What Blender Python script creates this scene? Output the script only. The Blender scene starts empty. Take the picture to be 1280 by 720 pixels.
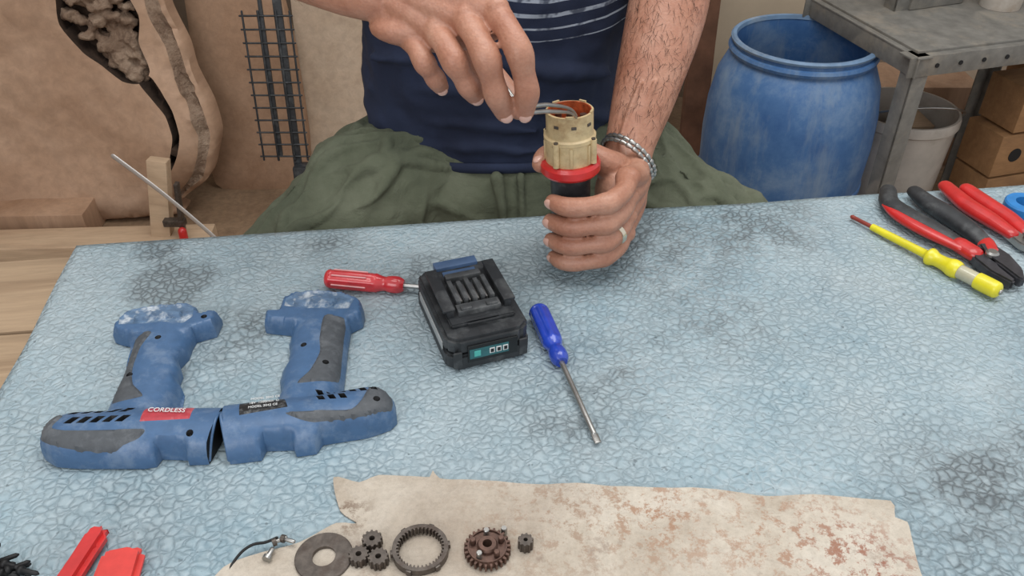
import bpy, bmesh, math, random
import numpy as np
from mathutils import Vector, Matrix, Euler, noise
from mathutils.geometry import delaunay_2d_cdt
random.seed(7)
SC=bpy.context.scene
T=0.75
try: SC.view_settings.view_transform='Standard'
except Exception: pass

# ---------------------------------------------------------------- materials
def nt(name):
    m=bpy.data.materials.new(name); m.use_nodes=True
    t=m.node_tree; b=t.nodes['Principled BSDF']
    return m,t,b
def L(t,a,b): t.links.new(a,b)
def coord(t,scale=(1,1,1),obj=True,rot=(0,0,0)):
    c=t.nodes.new('ShaderNodeTexCoord'); mp=t.nodes.new('ShaderNodeMapping')
    mp.inputs['Scale'].default_value=scale; mp.inputs['Rotation'].default_value=rot
    L(t,c.outputs['Object'],mp.inputs[0]); return mp.outputs[0]
def nz(t,co,scale,detail=4,rough=.6,dist=0):
    n=t.nodes.new('ShaderNodeTexNoise'); n.inputs['Scale'].default_value=scale
    n.inputs['Detail'].default_value=detail; n.inputs['Roughness'].default_value=rough
    n.inputs['Distortion'].default_value=dist
    L(t,co,n.inputs['Vector']); return n.outputs['Fac']
def ramp(t,fac,stops):
    r=t.nodes.new('ShaderNodeValToRGB'); e=r.color_ramp.elements
    while len(e)<len(stops): e.new(0.5)
    for i,(p,c) in enumerate(stops):
        e[i].position=p; e[i].color=(c[0],c[1],c[2],1) if isinstance(c,(tuple,list)) else (c,c,c,1)
    L(t,fac,r.inputs[0]); return r.outputs[0]
def mix(t,fac,a,b,mode='MIX'):
    m=t.nodes.new('ShaderNodeMix'); m.data_type='RGBA'; m.blend_type=mode
    for s,v in ((m.inputs[0],fac),(m.inputs[6],a),(m.inputs[7],b)):
        if isinstance(v,(int,float)): s.default_value=v
        elif isinstance(v,(tuple,list)): s.default_value=(v[0],v[1],v[2],1)
        else: L(t,v,s)
    return m.outputs[2]
def math_(t,op,a,b=0.0):
    m=t.nodes.new('ShaderNodeMath'); m.operation=op
    for s,v in ((m.inputs[0],a),(m.inputs[1],b)):
        if isinstance(v,(int,float)): s.default_value=v
        else: L(t,v,s)
    return m.outputs[0]
def bump(t,b,h,strength=.3,dist=.002):
    n=t.nodes.new('ShaderNodeBump'); n.inputs['Strength'].default_value=strength
    n.inputs['Distance'].default_value=dist
    L(t,h,n.inputs['Height']); L(t,n.outputs[0],b.inputs['Normal'])
def hexc(h):
    h=h.lstrip('#'); c=[int(h[i:i+2],16)/255 for i in (0,2,4)]
    return tuple(x/12.92 if x<=.04045 else ((x+.055)/1.055)**2.4 for x in c)
def simple(name,col,rough=.5,metal=0,var=.15,vs=60,bs=.15,bd=.0005,dirt=None,dirtamt=.5,coat=0,trans=0):
    m,t,b=nt(name); c=hexc(col) if isinstance(col,str) else col
    co=coord(t)
    f=nz(t,co,vs,5)
    dk=tuple(x*(1-var*1.5) for x in c); lt=tuple(min(1,x*(1+var)) for x in c)
    base=ramp(t,f,[(.3,dk),(.7,lt)])
    if dirt:
        f2=nz(t,co,vs*.35,6,.7)
        base=mix(t,math_(t,'MULTIPLY',ramp(t,f2,[(.5,0.),(.65,1.)]),dirtamt),base,hexc(dirt))
    L(t,base,b.inputs['Base Color'])
    b.inputs['Roughness'].default_value=rough; b.inputs['Metallic'].default_value=metal
    b.inputs['Coat Weight'].default_value=coat
    if trans: b.inputs['Transmission Weight'].default_value=trans
    if bs: bump(t,b,f,bs,bd)
    return m
def wood(name,c1,c2,sc=6,stretch=(1,1,.12),rot=(0,0,0),rough=.75,c3=None):
    m,t,b=nt(name); co=coord(t,stretch,rot=rot)
    f=nz(t,co,sc,6,.6,1.2); g=nz(t,co,sc*14,4,.7,.4)
    base=ramp(t,f,[(.3,hexc(c1)),(.55,hexc(c2)),(.75,hexc(c3 or c1))])
    base=mix(t,.25,base,ramp(t,g,[(.35,.25),(.65,1.)]),'MULTIPLY')
    L(t,base,b.inputs['Base Color']); b.inputs['Roughness'].default_value=rough
    bump(t,b,g,.3,.002); return m

M={}
M['blue']=simple('blue_plastic','#45658a',.38,var=.08,dirt='#7f92a8',dirtamt=.4,vs=120,bs=.05)
M['bluefoot']=simple('scuffed_blue_plastic','#5a7592',.5,var=.2,dirt='#bcc5cc',dirtamt=.95,vs=150)
M['grip']=simple('dark_rubber','#4b5055',.6,var=.12,dirt='#767b80',dirtamt=.4,vs=150,bs=.08)
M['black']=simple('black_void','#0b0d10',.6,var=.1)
M['blackpl']=simple('black_plastic','#2b2e31',.5,var=.2,dirt='#66696a',dirtamt=.4,vs=90)
M['redlab']=simple('red_label','#b3404a',.35,var=.12,dirt='#d9c4c2',dirtamt=.4,vs=140)
M['blklab']=simple('black_label','#202326',.35,var=.15,dirt='#85898b',dirtamt=.4,vs=420)
M['white']=simple('white_print','#d6d9d9',.5,var=.05)
M['steel']=simple('steel','#a9a9a6',.32,metal=.9,var=.12,vs=90)
M['dsteel']=simple('dark_steel','#5f5852',.42,metal=.55,var=.25,vs=160,dirt='#43342b',dirtamt=.6)
M['rust']=simple('greasy_gear_steel','#624a40',.42,metal=.45,var=.3,vs=200)
M['redpl']=simple('red_plastic','#c22a29',.3,var=.12,coat=.3)
M['redtr']=simple('red_handle_plastic','#c4343a',.2,var=.15,coat=.5)
M['bluetr']=simple('blue_handle_plastic','#2745b0',.2,var=.15,coat=.5)
M['yellow']=simple('yellow_plastic','#ded428',.35,var=.08,coat=.3)
M['clear']=simple('clear_plastic','#b6b39a',.15,var=.1,coat=.5)
M['cream']=simple('cream_plastic','#c6b187',.40,var=.14,dirt='#8a6438',dirtamt=.6,vs=80)
M['grease']=simple('red_grease','#ac5633',.25,var=.35,vs=150,coat=.5)
M['greyrack']=simple('grey_paint_steel','#77756f',.6,var=.2,vs=25,dirt='#9d9383',dirtamt=.5)
M['whitepl']=simple('white_bucket_plastic','#b9b2a8',.5,var=.12,vs=14,dirt='#8a7763',dirtamt=.6)
M['gold']=simple('silver_ring','#e2dac6',.2,metal=1,var=.05)
M['hair']=simple('dark_hair','#1c1512',.7,var=.3,vs=200,bs=.8,bd=.002)
M['armhair']=simple('arm_hair','#2e1d15',.8,var=.2,vs=50,bs=0)
M['shoe']=simple('brown_leather','#3b2a20',.6,var=.2,vs=40)
M['eye']=simple('eye_white','#e8e4de',.2,var=.02)
M['iris']=simple('eye_iris','#2b1a10',.2,var=.02)

# skin
m,t,b=nt('skin'); co=coord(t)
f=nz(t,co,26,4,.55); g=nz(t,co,260,4,.7); w=t.nodes.new('ShaderNodeTexVoronoi'); w.inputs['Scale'].default_value=420; L(t,co,w.inputs['Vector'])
base=ramp(t,f,[(.25,hexc('#9c6851')),(.5,hexc('#b07f68')),(.75,hexc('#bd907a'))])
base=mix(t,ramp(t,nz(t,co,11,3),[(.5,0.),(.75,.35)]),base,hexc('#a86d58'))
base=mix(t,.16,base,ramp(t,g,[(.35,hexc('#8a5c48')),(.6,(1,1,1))]),'MULTIPLY')
L(t,base,b.inputs['Base Color']); b.inputs['Roughness'].default_value=.46
b.inputs['Subsurface Weight'].default_value=.06; b.inputs['Subsurface Radius'].default_value=(.01,.004,.002)
wr=nz(t,coord(t,(1,1,2.5)),120,3,.5,.6)
bump(t,b,math_(t,'ADD',math_(t,'ADD',g,w.outputs['Distance']),wr),.28,.0008); M['skin']=m
M['nail']=simple('fingernail','#d6ab9b',.25,var=.05,coat=.4)

# shirt
m,t,b=nt('navy_knit'); co=coord(t)
f=nz(t,co,9,5,.6); g=nz(t,co,700,2)
base=ramp(t,f,[(.3,hexc('#171f35')),(.7,hexc('#27324c'))])
sep=t.nodes.new('ShaderNodeSeparateXYZ'); L(t,co,sep.inputs[0])
x2=math_(t,'MULTIPLY',math_(t,'POWER',math_(t,'ABSOLUTE',math_(t,'SUBTRACT',sep.outputs[0],.045)),2.),1.6)
zz=math_(t,'SUBTRACT',sep.outputs[2],x2)
st=0.0
for zc,hw in ((.924,.0007),(.939,.0012),(.955,.0024),(.972,.002),(.995,.004),(1.01,.003),(1.06,.004)):
    s=math_(t,'LESS_THAN',math_(t,'ABSOLUTE',math_(t,'SUBTRACT',zz,zc)),hw)
    st=s if st==0.0 else math_(t,'MAXIMUM',st,s)
st=math_(t,'MULTIPLY',st,ramp(t,nz(t,co,60,2),[(.38,.2),(.5,1.)]))
base=mix(t,st,base,hexc('#9fa8b5'))
L(t,base,b.inputs['Base Color']); b.inputs['Roughness'].default_value=.9
bump(t,b,g,.4,.001); M['shirt']=m
# trousers
m,t,b=nt('olive_cotton'); co=coord(t)
f=nz(t,co,10,6,.65); g=nz(t,co,30,4,.55,1.); h=nz(t,co,700,2)
base=ramp(t,f,[(.3,hexc('#484e3f')),(.5,hexc('#5b614f')),(.75,hexc('#6f7462'))])
L(t,base,b.inputs['Base Color']); b.inputs['Roughness'].default_value=.95
bump(t,b,math_(t,'ADD',math_(t,'MULTIPLY',g,1.),math_(t,'MULTIPLY',h,.12)),.5,.008); M['olive']=m

# foam mat
m,t,b=nt('blue_foam_mat')
co=coord(t)
wn=t.nodes.new('ShaderNodeTexNoise'); wn.inputs['Scale'].default_value=70; wn.inputs['Detail'].default_value=2
L(t,co,wn.inputs['Vector'])
vm=t.nodes.new('ShaderNodeVectorMath'); vm.operation='SCALE'; L(t,wn.outputs['Color'],vm.inputs[0]); vm.inputs['Scale'].default_value=.012
va=t.nodes.new('ShaderNodeVectorMath'); va.operation='ADD'; L(t,co,va.inputs[0]); L(t,vm.outputs[0],va.inputs[1])
vo=t.nodes.new('ShaderNodeTexVoronoi'); vo.feature='DISTANCE_TO_EDGE'; vo.inputs['Scale'].default_value=122; L(t,va.outputs[0],vo.inputs['Vector'])
cell=vo.outputs['Distance']
prof=ramp(t,cell,[(0.0,0.),(.10,.35),(.28,.85),(.5,1.)])
big=nz(t,co,3.2,5,.65); mid=nz(t,co,11,6,.7); fine=nz(t,co,90,3)
base=ramp(t,mid,[(.25,hexc('#7e99a6')),(.5,hexc('#91a9b3')),(.75,hexc('#a5b7be'))])
base=mix(t,ramp(t,big,[(.42,0.),(.7,.8)]),base,hexc('#a3afb3'))
base=mix(t,ramp(t,fine,[(.45,0.),(.7,.4)]),base,hexc('#b4c2c7'))
crev=ramp(t,cell,[(0.0,1.),(.05,.75),(.20,.0)])
wear=ramp(t,nz(t,co,7,5,.7),[(.35,.06),(.65,.42)])
base=mix(t,math_(t,'MULTIPLY',crev,wear),base,hexc('#607986'))
wear2=ramp(t,nz(t,co,4.2,4,.6),[(.48,.0),(.66,.45)])
base=mix(t,math_(t,'MULTIPLY',crev,wear2),base,hexc('#c0ccd0'))
def grime(cx,cy,r,amt,ys=1.):
    global base
    s=t.nodes.new('ShaderNodeSeparateXYZ'); L(t,co,s.inputs[0])
    dx=math_(t,'POWER',math_(t,'ABSOLUTE',math_(t,'SUBTRACT',s.outputs[0],cx)),2.)
    dy=math_(t,'POWER',math_(t,'MULTIPLY',math_(t,'ABSOLUTE',math_(t,'SUBTRACT',s.outputs[1],cy)),ys),2.)
    d=math_(t,'SQRT',math_(t,'ADD',dx,dy))
    k=math_(t,'SUBTRACT',1.,math_(t,'DIVIDE',d,r))
    k=math_(t,'MAXIMUM',k,0.)
    k=math_(t,'MULTIPLY',k,math_(t,'ADD',mid,-.15))
    k=math_(t,'MULTIPLY',k,ramp(t,nz(t,co,24,5,.75),[(.38,.2),(.62,1.4)]))
    k=math_(t,'MINIMUM',math_(t,'MULTIPLY',k,amt),.8)
    k=math_(t,'MULTIPLY',k,math_(t,'ADD',math_(t,'MULTIPLY',crev,.55),.40))
    base=mix(t,k,base,hexc('#4b5256'))
GR=[(-.36,.725,.055,7),(-.40,.79,.03,5),(-.02,.72,.10,1.6),(.18,.81,.12,3.4),(.30,.85,.09,3.6),(.09,.60,.09,1.6),(.20,.67,.11,1.6),
    (.37,.455,.08,3.4),(.45,.44,.10,3.6),(.33,.40,.09,2.2),(.50,.52,.09,1.8),(-.10,.74,.05,3.5),(-.30,.60,.1,1.4),(.05,.52,.1,1.3),(.55,.63,.10,1.9),(-.29,.42,.09,1.4),(-.20,.80,.05,2.),(.09,.765,.09,2.4),(-.27,.65,.05,2.5)]
MA=math.radians(6.9)
MO=Vector((-.493,.800))
def tomat(x,y):
    d=Vector((x,y))-MO; c,s=math.cos(-MA),math.sin(-MA)
    return d.x*c-d.y*s, d.x*s+d.y*c
for gx,gy,r,a in GR:
    lx,ly=tomat(gx,gy); grime(lx,ly,r,a)
sp=ramp(t,nz(t,co,170,2,.5),[(.68,0.),(.72,.6)])
base=mix(t,sp,base,hexc('#5c686e'))
L(t,base,b.inputs['Base Color']); b.inputs['Roughness'].default_value=.5
bump(t,b,math_(t,'ADD',prof,math_(t,'MULTIPLY',fine,.35)),.6,.0022); M['mat']=m

# suede cloth
m,t,b=nt('suede_cloth'); co=coord(t)
f=nz(t,co,12,6,.7); g=nz(t,co,220,4,.7); h=nz(t,co,4,4,.6)
base=ramp(t,f,[(.3,hexc('#aca08f')),(.5,hexc('#c6bdae')),(.75,hexc('#d5cec1'))])
base=mix(t,ramp(t,h,[(.42,0.),(.68,.6)]),base,hexc('#9c8d7e'))
base=mix(t,ramp(t,nz(t,co,38,5,.8),[(.58,0.),(.70,.45)]),base,hexc('#7a6052'))
base=mix(t,.28,base,ramp(t,g,[(.3,.5),(.6,1.)]),'MULTIPLY')
s=t.nodes.new('ShaderNodeSeparateXYZ'); L(t,co,s.inputs[0])
for cx,cy,r,colr in ((.238,.388,.05,'#87402f'),(.262,.37,.05,'#87402f'),(-.13,.42,.03,'#6b5442'),(.20,.40,.12,'#a5856f'),(.04,.42,.10,'#9a8370'),(.11,.42,.06,'#a17c62')):
    d=math_(t,'SQRT',math_(t,'ADD',math_(t,'POWER',math_(t,'ABSOLUTE',math_(t,'SUBTRACT',s.outputs[0],cx)),2.),math_(t,'POWER',math_(t,'ABSOLUTE',math_(t,'SUBTRACT',s.outputs[1],cy)),2.)))
    k=math_(t,'MAXIMUM',math_(t,'SUBTRACT',1.,math_(t,'DIVIDE',d,r)),0.)
    k=math_(t,'MULTIPLY',k,ramp(t,nz(t,co,90,5,.8),[(.50,0.),(.6,1.)]))
    base=mix(t,k,base,hexc(colr))
L(t,base,b.inputs['Base Color']); b.inputs['Roughness'].default_value=.95
bump(t,b,math_(t,'ADD',g,math_(t,'MULTIPLY',f,2.)),.5,.003); M['suede']=m

M['slab']=wood('slab_wood','#a5846a','#b8987e',2.5,(1,1,.25),c3='#c1a38b')
M['slab2']=wood('slab_wood_b','#97755a','#ac8b70',4,(1,1,.15),c3='#b8977c')
M['ply']=wood('light_board','#af977e','#c5b099',3,(1,1,.2))
M['beam']=wood('pine_beam','#b09377','#cbb193',5,(.12,1,1))
M['bench']=wood('bench_planks','#8f765d','#ae967a',7,(.1,1,1),c3='#7e654d')
M['brownblk']=wood('brown_block','#83603f','#a27a52',6,(.3,1,1))
def barkmat(name,c):
    m,t,b=nt(name); co=coord(t)
    f=nz(t,co,14,8,.75,.6); g=nz(t,co,50,5,.7)
    L(t,ramp(t,f,[(.3,hexc(c[0])),(.45,hexc(c[1])),(.6,hexc(c[2])),(.8,hexc(c[3]))]),b.inputs['Base Color'])
    b.inputs['Roughness'].default_value=.95; bump(t,b,math_(t,'ADD',f,g),.8,.02); return m
M['bark']=barkmat('bark',('#4a3729','#75593f','#94765c','#ab8d72'))
M['bark2']=barkmat('pale_bark',('#6b5443','#8d7561','#a8917c','#bda995'))
m,t,b=nt('dusty_floor'); co=coord(t)
f=nz(t,co,3,7,.7); g=nz(t,co,60,4,.7)
base=ramp(t,f,[(.3,hexc('#6d5540')),(.55,hexc('#937a60')),(.75,hexc('#a78f74'))])
base=mix(t,.4,base,ramp(t,g,[(.35,.4),(.6,1.)]),'MULTIPLY')
L(t,base,b.inputs['Base Color']); b.inputs['Roughness'].default_value=.95; bump(t,b,g,.5,.004); M['floor']=m
M['wall']=simple('dusty_wall','#9c8b78',.9,var=.15,vs=5)
m,t,b=nt('blue_barrel_plastic'); co=coord(t)
f=nz(t,co,7,7,.7); g=nz(t,coord(t,(1,1,.2)),18,5,.7)
base=ramp(t,f,[(.3,hexc('#2e5a93')),(.5,hexc('#4973a6')),(.7,hexc('#7a97b8'))])
base=mix(t,ramp(t,g,[(.48,0.),(.7,.6)]),base,hexc('#8c9fb0'))
L(t,base,b.inputs['Base Color']); b.inputs['Roughness'].default_value=.6; bump(t,b,f,.15,.004); M['barrel']=m
M['rim']=simple('barrel_rim','#6f8cab',.5,var=.15,vs=20,dirt='#a7b0b6',dirtamt=.6)

# ---------------------------------------------------------------- mesh helpers
def link(o,parent=None):
    SC.collection.objects.link(o)
    if parent: o.parent=parent
    return o
def empty(name,loc=(0,0,0),rz=0,rot=None):
    e=bpy.data.objects.new(name,None); e.location=loc
    e.rotation_euler=rot if rot else (0,0,rz); e.empty_display_size=.02
    SC.collection.objects.link(e); return e
def bmobj(name,bm,mats,parent=None,smooth=True,loc=None,rot=None):
    me=bpy.data.meshes.new(name); bmesh.ops.recalc_face_normals(bm,faces=bm.faces); bm.to_mesh(me); bm.free()
    for q in (mats if isinstance(mats,(list,tuple)) else [mats]): me.materials.append(q)
    if smooth:
        for p in me.polygons: p.use_smooth=True
    o=bpy.data.objects.new(name,me)
    if loc: o.location=loc
    if rot: o.rotation_euler=rot
    return link(o,parent)
def autosmooth(o,ang=35):
    me=o.data
    bm=bmesh.new(); bm.from_mesh(me)
    for e in bm.edges:
        if len(e.link_faces)==2 and e.calc_face_angle(0)>math.radians(ang): e.smooth=False
    bm.to_mesh(me); bm.free(); return o
def box(name,c,s,mat,parent=None,bev=.001,rot=None,seg=2):
    bm=bmesh.new(); bmesh.ops.create_cube(bm,size=1)
    bmesh.ops.scale(bm,vec=s,verts=bm.verts)
    if bev>0: bmesh.ops.bevel(bm,geom=list(bm.edges),offset=min(bev,min(s)*.45),segments=seg,affect='EDGES',profile=.6)
    o=bmobj(name,bm,mat,parent,True,c,rot); return autosmooth(o,50)
def revolve(name,prof,mat,parent=None,n=48,loc=None,rot=None,closed=False,sq=None):
    bm=bmesh.new(); rings=[]
    for r,z in prof:
        if r<1e-6: rings.append([bm.verts.new((0,0,z))])
        else:
            rings.append([bm.verts.new((r*math.cos(2*math.pi*i/n),r*math.sin(2*math.pi*i/n),z)) for i in range(n)])
    pr=list(zip(rings,rings[1:]))
    if closed: pr.append((rings[-1],rings[0]))
    for a,b_ in pr:
        for i in range(n):
            j=(i+1)%n
            if len(a)==1 and len(b_)==1: continue
            if len(a)==1: bm.faces.new((a[0],b_[i],b_[j]))
            elif len(b_)==1: bm.faces.new((a[i],a[j],b_[0]))
            else: bm.faces.new((a[i],a[j],b_[j],b_[i]))
    o=bmobj(name,bm,mat,parent,True,loc,rot); return autosmooth(o,32)
def cr(p0,p1,p2,p3,t_):
    return .5*((2*p1)+(-p0+p2)*t_+(2*p0-5*p1+4*p2-p3)*t_*t_+(-p0+3*p1-3*p2+p3)*t_**3)
def crpath(vals,sub):
    v=np.array(vals,float); n=len(v); out=[]
    for i in range(n-1):
        p0=v[max(i-1,0)];p1=v[i];p2=v[i+1];p3=v[min(i+2,n-1)]
        for s_ in range(sub): out.append(cr(p0,p1,p2,p3,s_/sub))
    out.append(v[-1]); return np.array(out)
def tube(bm,pts,rad,n=16,sub=6,ell=None,caps=True,mi=0):
    if isinstance(rad,(int,float)): rad=[rad]*len(pts)
    A=crpath([list(p)+[r] for p,r in zip(pts,rad)],sub) if sub>1 else np.array([list(p)+[r] for p,r in zip(pts,rad)],float)
    P=[Vector(a[:3]) for a in A]; R=[max(a[3],1e-4) for a in A]
    N=len(P); tan=[(P[min(i+1,N-1)]-P[max(i-1,0)]).normalized() for i in range(N)]
    if ell: up=Vector(ell[0])
    else: up=Vector((0,0,1)) if abs(tan[0].z)<.9 else Vector((1,0,0))
    items=[]
    if caps:
        for a in (80,55,28): items.append((P[0]-tan[0]*R[0]*math.sin(math.radians(a)),R[0]*math.cos(math.radians(a)),tan[0]))
    for i in range(N): items.append((P[i],R[i],tan[i]))
    if caps:
        for a in (28,55,80): items.append((P[-1]+tan[-1]*R[-1]*math.sin(math.radians(a)),R[-1]*math.cos(math.radians(a)),tan[-1]))
    rings=[];u=up
    for p,r,tg in items:
        base_=Vector(ell[0]) if ell else u
        u=(base_-tg*base_.dot(tg))
        if u.length<1e-4: u=tg.orthogonal()
        u.normalize(); w_=tg.cross(u)
        e=ell[1] if ell else 1.
        rings.append([bm.verts.new(p+u*r*e*math.cos(2*math.pi*k/n)+w_*r*math.sin(2*math.pi*k/n)) for k in range(n)])
    for a,b_ in zip(rings,rings[1:]):
        for k in range(n):
            f_=bm.faces.new((a[k],a[(k+1)%n],b_[(k+1)%n],b_[k])); f_.material_index=mi
    f_=bm.faces.new(rings[0][::-1]); f_.material_index=mi
    f_=bm.faces.new(rings[-1]); f_.material_index=mi
def tubeobj(name,pts,rad,mat,parent=None,**k):
    bm=bmesh.new(); tube(bm,pts,rad,**k); return autosmooth(bmobj(name,bm,mat,parent),60)
def ellipsoid(bm,c,r,mat4=None,n=20):
    g=bmesh.ops.create_uvsphere(bm,u_segments=n,v_segments=max(8,n//2+2),radius=1)
    bmesh.ops.scale(bm,vec=r,verts=g['verts'])
    if mat4: bmesh.ops.transform(bm,matrix=mat4,verts=g['verts'])
    bmesh.ops.translate(bm,vec=c,verts=g['verts'])
def loft(bm,rings,n=40,p=2.3,sub=5):
    A=crpath(rings,sub); prev=None; first=None
    for cx,cy,z,rx,ry in A:
        ring=[]
        for k in range(n):
            a=2*math.pi*k/n; c_,s_=math.cos(a),math.sin(a)
            ring.append(bm.verts.new((cx+rx*math.copysign(abs(c_)**(2/p),c_),cy+ry*math.copysign(abs(s_)**(2/p),s_),z)))
        if prev:
            for k in range(n): bm.faces.new((prev[k],prev[(k+1)%n],ring[(k+1)%n],ring[k]))
        else: first=ring
        prev=ring
    bm.faces.new(first[::-1]); bm.faces.new(prev)
def remesh(o,vox,smooth=4,disp=None):
    r=o.modifiers.new('r','REMESH'); r.mode='VOXEL'; r.voxel_size=vox; r.use_smooth_shade=True
    s_=o.modifiers.new('s','SMOOTH'); s_.iterations=smooth; s_.factor=.5
    if disp:
        for i,d_ in enumerate(disp):
            sc_,st_=d_[0],d_[1]
            tx=bpy.data.textures.new(o.name+'_fold%d'%i,'CLOUDS'); tx.noise_scale=sc_; tx.noise_depth=1
            d=o.modifiers.new('d%d'%i,'DISPLACE'); d.texture=tx; d.strength=st_; d.mid_level=.5; d.texture_coords='GLOBAL'
    return o
def prism(name,pts,z0,z1,mat,parent=None,bev=.0008,loc=None,rot=None,seg=2):
    bm=bmesh.new(); vs=[bm.verts.new((x,y,z0)) for x,y in pts]
    f_=bm.faces.new(vs); r=bmesh.ops.extrude_face_region(bm,geom=[f_])
    bmesh.ops.translate(bm,vec=(0,0,z1-z0),verts=[v for v in r['geom'] if isinstance(v,bmesh.types.BMVert)])
    if bev>0: bmesh.ops.bevel(bm,geom=list(bm.edges),offset=bev,segments=seg,affect='EDGES')
    return autosmooth(bmobj(name,bm,mat,parent,True,loc,rot),40)
def closed_cr(pts,step,cv=.7):
    n=len(pts); out=[];seg=[]
    v=[np.array(p,float) for p in pts]
    for i in range(n):
        p0,p1,p2,p3=v[i-1],v[i],v[(i+1)%n],v[(i+2)%n]
        k=max(1,int(round(np.linalg.norm(p2-p1)/step)))
        for s_ in range(k):
            t_=s_/k
            out.append(cr(p0,p1,p2,p3,t_)*cv+(p1+(p2-p1)*t_)*(1-cv)); seg.append(i)
    return out,seg
def lin_poly(pts,step):
    n=len(pts); out=[]
    for i in range(n):
        a=np.array(pts[i],float);b_=np.array(pts[(i+1)%n],float)
        k=max(1,int(round(np.linalg.norm(b_-a)/step)))
        for s_ in range(k): out.append(a+(b_-a)*s_/k)
    return out
def inpoly(P,poly):
    x,y=P[:,0],P[:,1]; ins=np.zeros(len(P),bool); n=len(poly); j=n-1
    for i in range(n):
        xi,yi=poly[i];xj,yj=poly[j]
        c_=((yi>y)!=(yj>y))
        with np.errstate(divide='ignore',invalid='ignore'):
            xx=(xj-xi)*(y-yi)/((yj-yi) if yj!=yi else 1e-12)+xi
        ins^=c_&(x<xx); j=i
    return ins
def segdist(P,a,b_):
    d=b_-a; L2=(d*d).sum()+1e-18
    t_=np.clip(((P-a)@d)/L2,0,1); q=a+t_[:,None]*d
    return np.sqrt(((P-q)**2).sum(1))
def polydist(P,poly,skip=None,closed=True):
    D=np.full(len(P),1e9); n=len(poly)
    for i in range(n if closed else n-1):
        if skip and skip[i]: continue
        D=np.minimum(D,segdist(P,np.array(poly[i]),np.array(poly[(i+1)%n])))
    return D
def relief(name,outline,hfun,mats,parent=None,regions=(),sharp=(),step=.0028,base=0.,smooth_it=2,sharp_mi=None,jit=.25,cv=.7,ang=48):
    """closed outline solid with a shaped top. regions: (poly,mat_index,dz,smooth)"""
    ol,seg=closed_cr(outline,step,cv); skip=[s_ in sharp for s_ in seg]
    verts=[tuple(p) for p in ol]; edges=[(i,(i+1)%len(ol)) for i in range(len(ol))]
    regs=[]
    for poly,mi,dz,sm in regions:
        rp=closed_cr(poly,step*.8)[0] if sm else lin_poly(poly,step*.9)
        k0=len(verts); verts+= [tuple(p) for p in rp]; edges+=[(k0+i,k0+(i+1)%len(rp)) for i in range(len(rp))]
        regs.append((rp,mi,dz))
    O=np.array(ol); mn=O.min(0);mx=O.max(0)
    gx=np.arange(mn[0],mx[0],step); gy=np.arange(mn[1],mx[1],step*.9)
    G=np.array([(x+(step*.5 if j%2 else 0)+random.uniform(-jit,jit)*step,y+random.uniform(-jit,jit)*step) for j,y in enumerate(gy) for x in gx])
    G=G[inpoly(G,ol)]; G=G[polydist(G,ol)>step*.45]
    for rp,_,_ in regs: G=G[polydist(G,rp)>step*.35]
    verts+= [tuple(p) for p in G]
    vo_,eo,fo,ov,oe,of=delaunay_2d_cdt([Vector(v) for v in verts],edges,[],0,1e-6)
    V=np.array([tuple(v) for v in vo_]); F=np.array([f_ for f_ in fo if len(f_)==3])
    cen=V[F].mean(1); keep=inpoly(cen,ol); F=F[keep]; cen=cen[keep]
    MI=np.zeros(len(F),int)
    D=polydist(V,ol,skip); H=hfun(V[:,0],V[:,1],D)
    nb=[set() for _ in V]
    for a,b_,c_ in F:
        nb[a]|={b_,c_};nb[b_]|={a,c_};nb[c_]|={a,b_}
    for _ in range(smooth_it):
        H=np.array([ (H[i]+sum(H[j] for j in nb[i])/len(nb[i]))/2 if nb[i] else H[i] for i in range(len(V))])
    for rp,mi,dz in regs:
        MI[inpoly(cen,rp)]=mi
        if dz:
            ins=inpoly(V,rp); dd=polydist(V,rp); k=np.clip(dd/(step*.5),0,1)
            H=H+np.where(ins,dz*k,0)
    used=sorted(set(F.flatten())); mp={u:i for i,u in enumerate(used)}
    bm=bmesh.new(); bv=[bm.verts.new((V[u][0],V[u][1],base+max(H[u],.0005))) for u in used]
    for f_,mi in zip(F,MI):
        try: q=bm.faces.new([bv[mp[i]] for i in f_]); q.material_index=int(mi)
        except ValueError: pass
    bnd=[e for e in bm.edges if len(e.link_faces)==1]; low={}
    S_=[(np.array(ol[i]),np.array(ol[(i+1)%len(ol)])) for i in range(len(ol)) if skip[i]]
    for e in bnd:
        for v in e.verts:
            if v not in low: low[v]=bm.verts.new((v.co.x,v.co.y,base))
    for e in bnd:
        a,b_=e.verts; q=bm.faces.new((a,b_,low[b_],low[a])); q.material_index=e.link_faces[0].material_index if e.link_faces else 0
        if S_ and sharp_mi is not None:
            mid_=np.array([[(a.co.x+b_.co.x)/2,(a.co.y+b_.co.y)/2]])
            if min(segdist(mid_,p,q_)[0] for p,q_ in S_)<step*.3: q.material_index=sharp_mi
    o=bmobj(name,bm,mats,parent); return autosmooth(o,ang)
mm=lambda l:[(a/1000,b_/1000) for a,b_ in l]
def textobj(name,s_,loc,size,mat,parent=None,rz=0):
    c=bpy.data.curves.new(name,'FONT'); c.body=s_; c.size=size; c.extrude=.0002; c.materials.append(mat)
    c.align_x='CENTER'; c.align_y='CENTER'
    o=bpy.data.objects.new(name,c); o.location=loc; o.rotation_euler=(0,0,rz); return link(o,parent)

# ---------------------------------------------------------------- camera
cam=bpy.data.cameras.new('camera'); cam.sensor_width=36; cam.lens=36*1060/1280; cam.clip_start=.02
co_=bpy.data.objects.new('camera',cam); co_.location=(0,0,1.28); co_.rotation_euler=(math.radians(53.5),0,0)
SC.collection.objects.link(co_); SC.camera=co_

# ---------------------------------------------------------------- room
box('floor',(0,1.2,-.05),(6,6,.1),M['floor'],bev=0)
box('wall_back',(0,2.95,1.4),(6,.1,2.8),M['wall'],bev=0)
box('wall_left',(-2.6,1.2,1.4),(.1,6,2.8),M['wall'],bev=0)

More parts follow.
